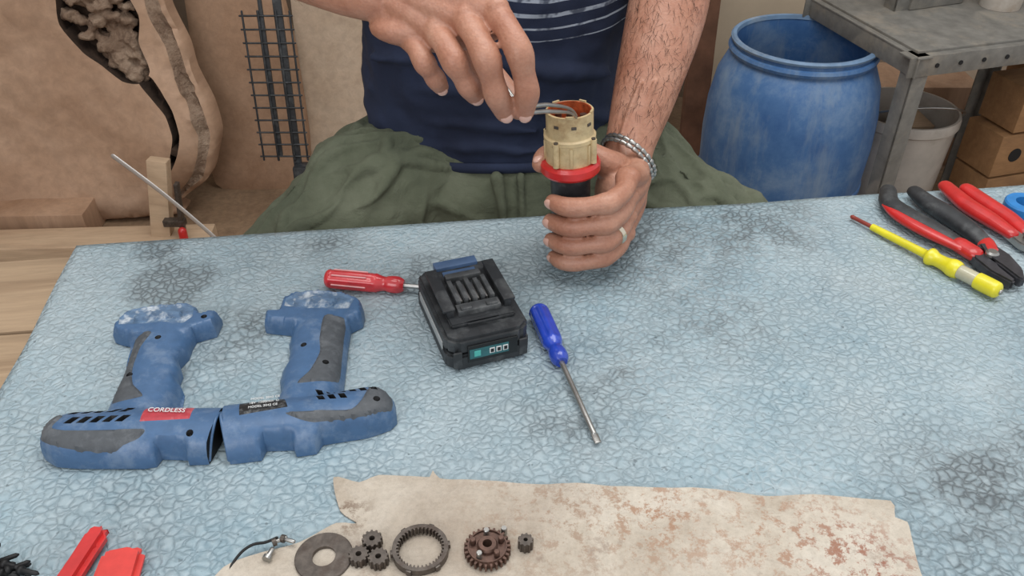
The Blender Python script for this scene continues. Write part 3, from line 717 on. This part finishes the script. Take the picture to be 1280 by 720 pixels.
for nm,r0 in (('index',.0105),('middle',.0108),('ring',.0104),('pinky',.0090)):
    p=[Vector(q) for q in RH[nm]]
    pts=[p[0],p[0].lerp(p[1],.5)+Vector((0,-.002,.003)),p[0].lerp(p[1],.88)+Vector((0,-.001,.001)),p[1].lerp(p[2],.12),p[1].lerp(p[2],.55),p[2],p[2].lerp(p[3],.5),p[3]]
    tube(bm,[tuple(q) for q in pts],[r0*1.18,r0*1.00,r0*1.08,r0*1.09,r0*.92,r0*1.0,r0*.92,r0*.80],n=14,sub=6)
    tube(bm,[tuple(WR+Vector((.006,0,(p[0].z-1.04)*.4))),tuple((WR+p[0])/2+Vector((0,.0,.006))),tuple(p[0])],[.016,.0150,r0*1.2],n=14,sub=5)
    ellipsoid(bm,tuple(p[0]+Vector((.002,-.004,.004))),(.0105,.0105,.0095),n=12)
    tube(bm,[tuple(WR+Vector((.012,-.004,.018))),tuple((WR+p[0])/2+Vector((0,-.006,.019))),tuple(p[0]+Vector((0,-.004,.010)))],[.0022,.0026,.0030],n=8,sub=5)
ellipsoid(bm,(-.080,.712,1.030),(.042,.026,.016))
tube(bm,[(-.100,.735,1.038),(-.062,.742,1.014),(-.030,.730,.992),(-.008,.708,.975),(.006,.690,.964)],[.018,.0165,.0125,.0118,.0095],n=14,sub=6)
tube(bm,[(-.066,.720,1.018),(-.035,.712,1.020),(-.012,.695,1.035)],[.014,.010,.009],n=12,sub=4)
ER=Vector((-.350,.88,1.105)); SR=Vector((-.205,1.095,1.235))
tube(bm,[tuple(WR+Vector((.014,-.006,0))),tuple(WR+Vector((-.018,.010,.002))),tuple(WR.lerp(ER,.35)+Vector((0,0,-.002))),tuple(WR.lerp(ER,.72)),tuple(ER),tuple(ER.lerp(SR,.5)),tuple(SR)],[.0275,.0280,.037,.046,.045,.051,.060],n=24,sub=6,ell=((0,0,1),.84))
loft(bm,[(-.015,1.085,.80,.15,.095),(-.015,1.065,1.05,.155,.095),(-.01,1.065,1.18,.17,.09),(-.01,1.08,1.25,.13,.06)])
tube(bm,[(-.01,1.085,1.22),(-.01,1.06,1.31),(-.008,1.03,1.38)],[.062,.056,.056],n=20,sub=5)
Rh=Matrix.Rotation(math.radians(32),4,'X'); HC=Vector((-.005,1.005,1.455))
def hp(x,y,z): return tuple(HC+(Rh@Vector((x,y,z))))
ellipsoid(bm,hp(0,.012,.03),(.076,.094,.088),Rh,28)
ellipsoid(bm,hp(0,-.018,-.025),(.062,.070,.085),Rh,24)
ellipsoid(bm,hp(0,-.045,-.088),(.034,.030,.026),Rh)
tube(bm,[hp(0,-.086,.012),hp(0,-.098,-.012),hp(0,-.106,-.030)],[.008,.010,.013],n=12)
for sx in (-1,1):
    ellipsoid(bm,hp(.014*sx,-.094,-.034),(.009,.010,.008),Rh,12)
    ellipsoid(bm,hp(.079*sx,.006,-.010),(.008,.018,.031),Rh,14)
    tube(bm,[hp(.014*sx,-.083,.034),hp(.034*sx,-.081,.038),hp(.054*sx,-.066,.032)],[.006,.008,.006],n=10)
    ellipsoid(bm,hp(.045*sx,-.062,-.020),(.018,.016,.014),Rh,12)
tube(bm,[hp(-.022,-.080,-.060),hp(0,-.090,-.057),hp(.022,-.080,-.060)],[.005,.007,.005],n=10)
tube(bm,[hp(-.020,-.078,-.069),hp(0,-.087,-.070),hp(.020,-.078,-.069)],[.005,.0075,.005],n=10)
sk=bmobj('skin_body',bm,M['skin'],man); remesh(sk,.0016,2)
for sx in (-1,1):
    bm=bmesh.new(); ellipsoid(bm,hp(.031*sx,-.070,.012),(.013,.012,.011),Rh,16); bmobj('eye_%d'%(sx+1),bm,M['eye'],man)
    bm=bmesh.new(); ellipsoid(bm,hp(.031*sx,-.081,.008),(.005,.0025,.005),Rh,12); bmobj('iris_%d'%(sx+1),bm,M['iris'],man)
    tubeobj('eyebrow_%d'%(sx+1),[hp(.012*sx,-.090,.036),hp(.034*sx,-.089,.043),hp(.056*sx,-.073,.036)],[.003,.004,.002],M['hair'],man,n=8)
bm=bmesh.new(); ellipsoid(bm,hp(0,.022,.046),(.082,.094,.084),Rh,28); ellipsoid(bm,hp(0,.055,-.01),(.072,.055,.065),Rh,20)
remesh(bmobj('hair',bm,M['hair'],man),.005,2,[(.012,.010)])
dg=bpy.context.evaluated_depsgraph_get(); ev=sk.evaluated_get(dg); me=ev.to_mesh()
nP=len(me.polygons); cen=np.empty(nP*3); me.polygons.foreach_get('center',cen); cen=cen.reshape(-1,3)
nor=np.empty(nP*3); me.polygons.foreach_get('normal',nor); nor=nor.reshape(-1,3)
def segd3(P,a,b_):
    a=np.array(a);b_=np.array(b_);d=b_-a;t_=((P-a)@d)/(d@d); q=a+np.clip(t_,0,1)[:,None]*d
    return np.linalg.norm(P-q,axis=1),t_
rng=np.random.default_rng(3); bm=bmesh.new()
for Wp,Ep,cnt,rr in ((WL,EL,1900,.062),(WR,ER,1300,.062)):
    dd_,tt=segd3(cen,Wp,Ep); idx=np.where((dd_<rr)&(tt>.12)&(tt<1.05)&(dd_>.018))[0]
    if not len(idx): continue
    ax=(Wp-Ep).normalized()
    for i in rng.choice(idx,cnt):
        if tt[i]<.35 and rng.random()>.2+tt[i]*2: continue
        p=Vector(cen[i]); n_=Vector(nor[i]); d=(ax+Vector(rng.normal(0,.45,3))); d=(d-n_*d.dot(n_)).normalized()
        ln=.009+.008*rng.random(); s_=d.cross(n_)*.00015
        pts=[p-n_*.0003,p+d*ln*.5+n_*.0013,p+d*ln+n_*.0008]
        q=[bm.verts.new(pts[0]+s_),bm.verts.new(pts[0]-s_),bm.verts.new(pts[1]-s_*.8+n_*.0001),bm.verts.new(pts[1]+s_*.8+n_*.0001),bm.verts.new(pts[2])]
        bm.faces.new(q[:4]); bm.faces.new((q[3],q[2],q[4]))
ev.to_mesh_clear()
bmobj('forearm_hair',bm,M['armhair'],man,False)
def nail(p,q,nrm,r,name):
    p=Vector(p);q=Vector(q);d=(q-p).normalized();n_=Vector(nrm); n_=(n_-d*n_.dot(d)).normalized(); s_=d.cross(n_)
    Mx=Matrix((s_,d,n_)).transposed().to_4x4()
    bm=bmesh.new(); ellipsoid(bm,q+n_*r*.70-d*.001,(r*.62,r*.85,r*.30),Mx,16); bmobj(name,bm,M['nail'],man)
for nm,r_ in (('index',.0088),('middle',.009),('ring',.0086),('pinky',.0076)):
    p=[Vector(q) for q in RH[nm]]; nail(p[2],p[3],(.15,-1,.0),r_,'nail_right_'+nm)
    q=lh[nm]; nail(q[-2],q[-1],(-.7,-1,0),r_,'nail_left_'+nm)
nail(gp(-.031,.020,.868),gp(-.036,.008,.866),(-.5,0,1),.0095,'nail_left_thumb')
q=lh['ring']; c_=Vector(q[1]).lerp(Vector(q[2]),.45)+Vector((0,-.0005,0)); d=(Vector(q[2])-Vector(q[1])).normalized()
rg=revolve('wedding_ring',[(.0110,-.0030),(.0124,-.0026),(.0124,.0026),(.0110,.0030)],M['gold'],man,36,loc=c_,closed=True); rg.rotation_euler=d.to_track_quat('Z','Y').to_euler()
bm=bmesh.new(); wc=WL+Vector((.001,.006,.010)); ax=(EL-WL).normalized()+Vector((.35,-.1,-.25)); ax.normalize(); u=ax.orthogonal().normalized(); v=ax.cross(u)
for k in range(26):
    a=2*math.pi*k/26; p=wc+(u*math.cos(a)+v*math.sin(a))*.0330
    a2=a+.17; p2=wc+(u*math.cos(a2)+v*math.sin(a2))*.0330
    for s_ in (-1,1): tube(bm,[p+ax*.0028*s_,p2+ax*.0028*s_],[.0030,.0018],n=8,sub=1)
bmobj('bracelet',bm,M['steel'],man)
# shirt
bm=bmesh.new()
loft(bm,[(-.025,1.095,.748,.178,.122),(-.025,1.092,.77,.176,.120),(-.025,1.09,.83,.174,.120),(-.02,1.075,.93,.170,.118),(-.015,1.065,1.05,.178,.118),(-.01,1.065,1.16,.192,.115),(-.01,1.075,1.235,.180,.085),(-.01,1.08,1.275,.11,.068),(-.01,1.075,1.30,.070,.062)],n=56)
tube(bm,[(.12,1.09,1.235),tuple(SL+Vector((.005,0,.0))),tuple(SL.lerp(EL,.32))],[.062,.070,.066],n=24,sub=5,caps=False)
tube(bm,[(-.14,1.09,1.235),tuple(SR+Vector((-.005,0,.0))),tuple(SR.lerp(ER,.36))],[.062,.070,.066],n=24,sub=5,caps=False)
for pth in ([(-.17,1.02,.80),(-.08,.980,.815),(.03,.970,.805)],[(-.18,1.03,.84),(-.10,.980,.862),(-.02,.968,.858)],[(.13,1.02,.80),(.06,.980,.83),(.0,.968,.845)],[(-.15,1.0,.775),(-.05,.975,.782),(.05,.975,.775)],[(.12,1.0,.87),(.05,.970,.885),(-.03,.962,.90)],[(-.17,1.0,.89),(-.12,.975,.90),(-.07,.965,.93)]):
    tube(bm,pth,[.006,.010,.005],n=10,sub=6)
remesh(bmobj('t_shirt',bm,M['shirt'],man),.004,5,[(.07,.014),(.025,.005)])
bm=bmesh.new()
tube(bm,[(-.025+.181*math.cos(a),1.095+.126*math.sin(a),.750+.004*math.sin(3*a)) for a in [2*math.pi*k/40 for k in range(41)]],.0042,n=8,sub=2,ell=((0,0,1),1.8),caps=False)
bmobj('shirt_hem',bm,M['shirt'],man)
# trousers
bm=bmesh.new()
loft(bm,[(-.02,1.11,.62,.15,.13),(-.02,1.10,.66,.18,.155),(-.022,1.098,.71,.188,.158),(-.025,1.10,.745,.180,.130),(-.025,1.10,.768,.176,.118)],n=44)
ellipsoid(bm,(-.015,.975,.665),(.11,.05,.055))
KL=Vector((-.325,.880,.590)); KR=Vector((.335,.905,.600))
for hpj,kn,an in (((-.105,1.07,.700),KL,(-.335,.95,.10)),((.075,1.07,.700),KR,(.345,.97,.10))):
    h_=Vector(hpj)
    axp=[h_,h_.lerp(kn,.35)+Vector((0,.0,.022)),h_.lerp(kn,.7)+Vector((0,0,.014)),kn]; axr=[.105,.098,.088,.078]
    tube(bm,[tuple(q) for q in axp]+[tuple(kn.lerp(Vector(an),.3)+Vector((0,.02,0))),an],axr+[.072,.065],n=28,sub=6)
    AX=crpath([list(p)+[r] for p,r in zip(axp,axr)],12); axd=(kn-h_).normalized(); up=(Vector((0,0,1))-axd*axd.z).normalized(); sd=axd.cross(up)
    for k in range(26):
        t0=random.uniform(0,.7); t1=min(1,t0+random.uniform(.25,.55)); th0=-1.7+3.4*(k+.5)/26+random.uniform(-.1,.1); th1=th0+random.uniform(-.8,.8); pth=[];rd=[]
        for s_ in range(7):
            f_=s_/6; i=int((t0+(t1-t0)*f_)*(len(AX)-1)); th=th0+(th1-th0)*f_+.14*math.sin(f_*6+k)
            R_=AX[i][3]; rr=.002+.0060*math.sin(math.pi*f_); pth.append(tuple(Vector(AX[i][:3])+(up*math.cos(th)+sd*math.sin(th))*(R_+rr*.15))); rd.append(rr)
        tube(bm,pth,rd,n=10,sub=4)
    # slanted pocket welt and side seam
    for th0,th1,t0,t1,rr in ((-.5,.5,.12,.42,.0042),(-.32,.68,.12,.42,.0028),(.25,.25,.3,1.,.0030)):
        pth=[]
        for s_ in range(8):
            f_=s_/7; i=int((t0+(t1-t0)*f_)*(len(AX)-1)); th=th0+(th1-th0)*f_
            pth.append(tuple(Vector(AX[i][:3])+(up*math.cos(th)+sd*math.sin(th))*(AX[i][3]+.0055)))
        tube(bm,pth,rr,n=8,sub=3)
for pth,r_ in (([(-.06,.985,.735),(-.16,.955,.730),(-.27,.91,.675)],.010),([(.03,.980,.732),(.10,.955,.730),(.20,.94,.69)],.010),([(-.02,.955,.745),(-.012,.935,.71),(-.012,.925,.67)],.008),([(.01,.960,.745),(.012,.938,.71),(.01,.925,.67)],.005),([(-.17,1.02,.760),(-.20,.99,.745),(-.22,.95,.720)],.009),([(-.15,.995,.735),(-.10,.955,.715),(-.02,.935,.685)],.008),([(.12,1.00,.740),(.07,.955,.715),(.0,.935,.685)],.008),([(-.12,.97,.70),(-.06,.94,.69),(-.01,.93,.665)],.007)):
    tube(bm,pth,r_,n=12,sub=6)
remesh(bmobj('trousers',bm,M['olive'],man),.0032,2,[(.10,.020),(.045,.011)])
for i,x in enumerate((-.155,-.07,.06,.12)): box('belt_loop_%d'%i,(x-.01,1.10-.128*math.sqrt(max(.1,1-((x+.015)/.18)**2)),.742),(.012,.006,.045),M['olive'],man,.002)
for sx,an in ((-1,(-.335,.95)),(1,(.345,.97))):
    bm=bmesh.new(); x,y=an
    tube(bm,[(x,y+.05,.045),(x,y,.05),(x+.01*sx,y-.10,.040),(x+.015*sx,y-.18,.034)],[.042,.046,.044,.034],n=20,ell=((0,0,1),.85)); tube(bm,[(x,y+.02,.06),(x,y,.13)],[.045,.05],n=18,sub=2)
    remesh(bmobj('shoe_%d'%(sx+1),bm,M['shoe'],man),.005,3)
stl=empty('wooden_stool',(-.02,1.16,0))
box('seat',(0,0,.565),(.34,.28,.04),M['brownblk'],stl,.008)
for i,(x,y) in enumerate(((-.14,-.10),(.14,-.10),(-.14,.10),(.14,.10))): box('leg_%d'%i,(x,y,.273),(.04,.04,.545),M['brownblk'],stl,.003)
box('stretcher_front',(0,-.10,.2),(.25,.02,.035),M['brownblk'],stl,.002); box('stretcher_back',(0,.10,.2),(.25,.02,.035),M['brownblk'],stl,.002)
# tweezers
tw=empty('tweezers',(0,0,0)); tpn=Vector((.066,.760,.918)); q=Vector((.0085,.678,.971))
for s_ in (-1,1):
    o_=Vector((.0,.6,.5)).normalized()*s_
    tubeobj('arm_%d'%(s_+1),[tuple(q+Vector((-.016,.012,.016))),tuple(q+o_*.0022),tuple(q.lerp(tpn,.35)+o_*.0032+Vector((.004,-.004,.007))),tuple(q.lerp(tpn,.75)+o_*.0020+Vector((.004,-.002,.009))),tuple(tpn+o_*.0007)],[.0020,.0020,.0020,.0013,.0007],M['steel'],tw,n=10)

# ---------------------------------------------------------------- background left: slabs
def upright(name,outline,depth_fn,mats,loc,lean,rz=0,regions=(),step=.02,thick=.06,cv=.7):
    e=empty(name,loc,rot=Euler((math.radians(90-lean),0,rz),'XYZ'))
    relief('slab_body',outline,lambda x,y,d:depth_fn(x,y,d)+thick,mats,e,regions,step=step,smooth_it=1,jit=.3,cv=cv)
    return e
def nzf(x,y,s_,a): return np.array([noise.fractal(Vector((p*s_,q*s_,1.3)),.8,2.,5)*a for p,q in zip(x,y)])
SO=[(-.95,0),(-.97,.5),(-.95,1.15),(-.40,1.17),(-.05,1.15),(-.04,.95),(-.025,.80),(-.02,.66),(-.012,.56),(.015,.47),(.022,.40),(.05,.31),(.058,.23),(.04,.17),(.015,.11),(-.04,.07),(-.09,.03),(-.12,0)]
edgeband=[(-.085,1.13),(-.06,1.12),(-.05,.95),(-.036,.80),(-.032,.66),(-.024,.56),(.002,.47),(.010,.40),(.037,.31),(.045,.235),(.028,.175),(.005,.118),(-.045,.08),(-.085,.042),(-.08,.065),(-.038,.105),(-.012,.14),(.010,.19),(.018,.24),(.008,.31),(-.015,.38),(-.025,.46),(-.052,.55),(-.06,.66),(-.068,.80),(-.08,.95)]
hol=[(-.30,.98),(-.285,.84),(-.295,.70),(-.265,.62),(-.275,.53),(-.235,.46),(-.20,.43),(-.15,.385),(-.105,.38),(-.075,.41),(-.09,.48),(-.075,.55),(-.11,.64),(-.10,.74),(-.13,.84),(-.12,.96)]
crack=[(-.11,.385),(-.08,.40),(-.055,.365),(-.030,.31),(-.022,.25),(-.035,.20),(-.06,.155),(-.085,.13),(-.09,.138),(-.066,.17),(-.048,.215),(-.040,.25),(-.050,.30),(-.078,.34)]
blackbark=simple('dark_crevice','#3a2b20',.95,var=.4,vs=30,bs=.6,bd=.01)
def slabdepth(x,y,d):
    burl=.045*np.exp(-(((x+.04)/.10)**2+((y-.24)/.16)**2))+.02*np.exp(-(((x+.12)/.09)**2+((y-.20)/.12)**2))
    rough=np.where(inpoly(np.stack([x,y],1),edgeband),nzf(x,y,14,.035),0)
    return nzf(x,y,2.5,.012)+nzf(x,y,7,.006)+rough+burl+.03*np.clip(d/.05,0,1)**.5
ub=upright('live_edge_wood_slab',SO,slabdepth,[M['slab'],M['bark2'],blackbark,M['bark2']],(-.86,2.13,0.01),8,math.radians(4),regions=[(edgeband,1,-.010,True),(hol,2,-.055,True),(crack,2,-.05,True)],step=.011)
bm=bmesh.new()
for i in range(150):
    lx=random.uniform(-.29,-.08); ly=random.uniform(.39,.92)
    if not inpoly(np.array([[lx,ly]]),hol)[0]: continue
    ellipsoid(bm,(lx,ly,.058+random.uniform(-.016,.016)),(random.uniform(.012,.028),random.uniform(.010,.022),.022),n=10)
o=bmobj('bark_inclusion',bm,M['bark2'],ub); remesh(o,.005,1,[(.02,.022)])
upright('wood_slab',[(-.17,0),(-.16,.6),(-.18,1.2),(.09,1.2),(.08,.7),(.115,.4),(.10,.0)],lambda x,y,d:nzf(x,y,3,.006)+.012*np.clip(d/.03,0,1),[M['slab2']],(-.72,2.28,.01),6,0,step=.03,thick=.04)
upright('wood_board',[(-.15,0),(-.15,.9),(.16,.9),(.16,.0)],lambda x,y,d:nzf(x,y,3,.003),[M['ply']],(-.46,2.30,.01),8,0,step=.04,thick=.025,cv=0)
upright('plywood_board',[(-.28,0),(-.28,1.0),(.42,1.0),(.42,.0)],lambda x,y,d:nzf(x,y,3,.003),[M['ply']],(.05,2.42,.01),6,0,step=.04,thick=.02,cv=0)
upright('plywood_board',[(-.24,0),(-.24,.95),(.12,.95),(.12,.0)],lambda x,y,d:nzf(x,y,3,.003),[simple('pale_board','#b9a992',.8,var=.08,vs=6)],(.80,2.45,.01),5,0,step=.04,thick=.02,cv=0)
upright('wood_offcut',[(-.03,0),(-.035,.5),(-.02,.9),(.03,.88),(.03,.4),(.035,.0)],lambda x,y,d:nzf(x,y,6,.01)+.01,[simple('dark_offcut','#6b4a38',.9,var=.3,vs=12)],(.535,2.30,.01),5,0,step=.02,thick=.03)
wg=empty('wire_grid_panel',(-.645,2.06,.02),rot=Euler((math.radians(-7),0,0),'XYZ'))
bm=bmesh.new()
for i in range(4):
    x=[-.035,0.005,.05,.085][i]; tube(bm,[(x,0,.16),(x+.0,0,.555)],.0035 if i in(1,2) else .0028,n=8,sub=1)
for j in range(12): z=.17+j*.034; tube(bm,[(-.042,.0,z),(.09,.0,z)],.0026,n=6,sub=1)
bmobj('wires',bm,M['blackpl'],wg)
box('post',(.055,.006,.33),(.022,.010,.62),M['blackpl'],wg,.002); box('post_b',(.012,.006,.40),(.010,.010,.46),M['blackpl'],wg,.002)
box('foot_block',(.085,-.01,.075),(.075,.05,.15),M['blackpl'],wg,.006)
box('wood_beam',(-1.10,1.86,.035),(.62,.10,.07),M['beam'],None,.004,(0,0,math.radians(3)))
box('wood_beam',(-1.6,1.98,.045),(.9,.12,.09),M['slab2'],None,.004,(0,0,math.radians(2)))
cl=empty('bar_clamp',(-.905,1.86,.07))
box('wood_stick',(-.0,.03,.09),(.05,.035,.23),M['beam'],cl,.003,(math.radians(-8),math.radians(8),0))
box('clamp_bar',(.055,0,.06),(.010,.02,.20),M['dsteel'],cl,.001,(0,math.radians(6),0)); box('clamp_jaw',(.035,0,.045),(.055,.022,.018),M['dsteel'],cl,.002)
tubeobj('clamp_handle',[(.055,-.02,-.045),(.057,-.02,.03)],.011,M['redpl'],cl,n=14,sub=1)
st=empty('steel_rule',(0,0,0))
bm=bmesh.new(); tube(bm,[(-.965,1.84,.315),(-.86,1.82,.222),(-.76,1.80,.118),(-.70,1.79,.04)],[.0065,.006,.006,.006],n=10,sub=5,ell=((0,1,.0),.2)); bmobj('blade',bm,simple('bright_steel_strip','#c9c6c2',.35,metal=.5,var=.05),st)

# ---------------------------------------------------------------- barrel
br=empty('blue_plastic_barrel',(.692,1.96,0))
revolve('barrel_body',[(0,.0),(.155,.0),(.170,.015),(.188,.10),(.203,.22),(.207,.32),(.204,.40),(.192,.47),(.172,.515),(.164,.525),(.164,.56),(.158,.56),(.157,.52),(.180,.46),(.197,.36),(.196,.20),(.16,.03),(0,.02)],M['barrel'],br,72)
revolve('rim_band',[(.1635,.530),(.1715,.532),(.1740,.539),(.1715,.546),(.1650,.5475)],M['barrel'],br,72)
revolve('rim_lip',[(.156,.556),(.163,.554),(.1695,.557),(.1705,.562),(.166,.566),(.158,.565)],M['rim'],br,72,closed=True)
revolve('rib_low',[(.200,.20),(.2065,.205),(.2065,.215),(.202,.22)],M['barrel'],br,72)

# ---------------------------------------------------------------- steel rack on right
rk=empty('steel_angle_rack',(.858,1.73,0),math.radians(16))
H_=.605
def angle_v(n,x,y,z0,z1,sx,sy):
    box(n+'_a',(x+sx*.018,y,(z0+z1)/2),(.040,.004,z1-z0),M['greyrack'],rk,.0008)
    box(n+'_b',(x,y+sy*.018,(z0+z1)/2),(.004,.040,z1-z0),M['greyrack'],rk,.0008)
angle_v('leg_fl',0,0,0,H_,1,1); angle_v('leg_bl',.06,.40,0,.95,1,-1); angle_v('leg_fr',.62,0,0,H_,-1,1); angle_v('leg_br',.62,.40,0,.95,-1,-1); angle_v('leg_mid',.12,.25,H_,.95,1,1)
for zz,nm in ((H_-.02,'top'),(.17,'low')):
    box('beam_front_'+nm,(.31,-.003,zz),(.66,.004,.045),M['greyrack'],rk,.001)
    if nm=='top': box('beam_left_'+nm,(-.003,.20,zz),(.004,.42,.045),M['greyrack'],rk,.001)
    box('beam_back_'+nm,(.31,.403,zz),(.66,.004,.045),M['greyrack'],rk,.001)
box('lip_front',(.31,.016,H_),(.66,.040,.004),M['greyrack'],rk,.001); box('lip_left',(.012,.20,H_),(.036,.42,.004),M['greyrack'],rk,.001)
box('shelf_top',(.31,.2,H_+.0045),(.60,.37,.006),M['greyrack'],rk,.001)
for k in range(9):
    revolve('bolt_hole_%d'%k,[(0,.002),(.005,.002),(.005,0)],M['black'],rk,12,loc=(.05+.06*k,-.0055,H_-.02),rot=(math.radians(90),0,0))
tb=revolve('white_tub',[(0,0),(.045,0),(.05,.06),(.053,.062),(.050,.064),(.044,.06),(.042,.01),(0,.01)],M['whitepl'],None,40,loc=(1.17,2.04,H_+.008))
box('toolbox_block',(1.0,2.08,H_+.058),(.16,.10,.10),M['greyrack'],None,.004,(0,0,.35))
bk=empty('white_bucket',(1.01,2.02,0))
revolve('bucket_body',[(0,.005),(.10,.005),(.112,.02),(.128,.33),(.134,.335),(.134,.35),(.131,.36),(.125,.36),(.122,.33),(.106,.03),(0,.02)],M['whitepl'],bk,56)
revolve('fill',[(0,.25),(.08,.26),(.118,.245)],simple('sawdust','#8d7557',.95,var=.3,vs=60,bs=.8,bd=.01),bk,40)
tubeobj('bail_handle',[(.134*math.cos(a),.134*math.sin(a),.33-.09*math.sin(a)*-1*(-1)) for a in [math.pi+math.pi*k/10 for k in range(11)]],.003,M['steel'],bk,n=8,sub=2)
box('scrap_block',(0.03,.02,.30),(.10,.07,.05),M['beam'],bk,.003,(.3,.2,.5))
db=empty('drilled_wood_blocks',(1.26,1.95,0),math.radians(16))
for i in range(4):
    w_=(.20,.19,.21,.18)[i]; zc=.06+.118*i
    box('block_%d'%i,(.0+.008*i,0,zc),(w_,.12,.112),M['brownblk'],db,.003)
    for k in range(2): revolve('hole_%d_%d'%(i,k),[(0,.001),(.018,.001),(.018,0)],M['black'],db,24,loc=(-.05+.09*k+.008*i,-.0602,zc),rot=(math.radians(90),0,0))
box('timber_post',(1.45,2.25,.3),(.09,.12,.6),M['brownblk'],None,.003)
box('timber_crate',(1.15,2.48,.13),(.5,.2,.26),M['slab2'],None,.004)

# ---------------------------------------------------------------- lights
def area(name,loc,rot,size,power,col=(1,1,1)):
    l=bpy.data.lights.new(name,'AREA'); l.energy=power; l.shape='RECTANGLE'; l.size=size[0]; l.size_y=size[1]; l.color=col
    o=bpy.data.objects.new(name,l); o.location=loc; o.rotation_euler=rot; SC.collection.objects.link(o)
area('ceiling_light_main',(.3,.9,2.75),(math.radians(0),0,0),(1.8,1.2),30,(1,.98,.95))
area('window_light',(-1.0,-1.6,2.2),(math.radians(55),0,math.radians(-25)),(1.8,1.4),24,(.99,.98,1))
w=bpy.data.worlds.new('world'); SC.world=w; w.use_nodes=True
w.node_tree.nodes['Background'].inputs[0].default_value=(.98,.98,1,1); w.node_tree.nodes['Background'].inputs[1].default_value=.76
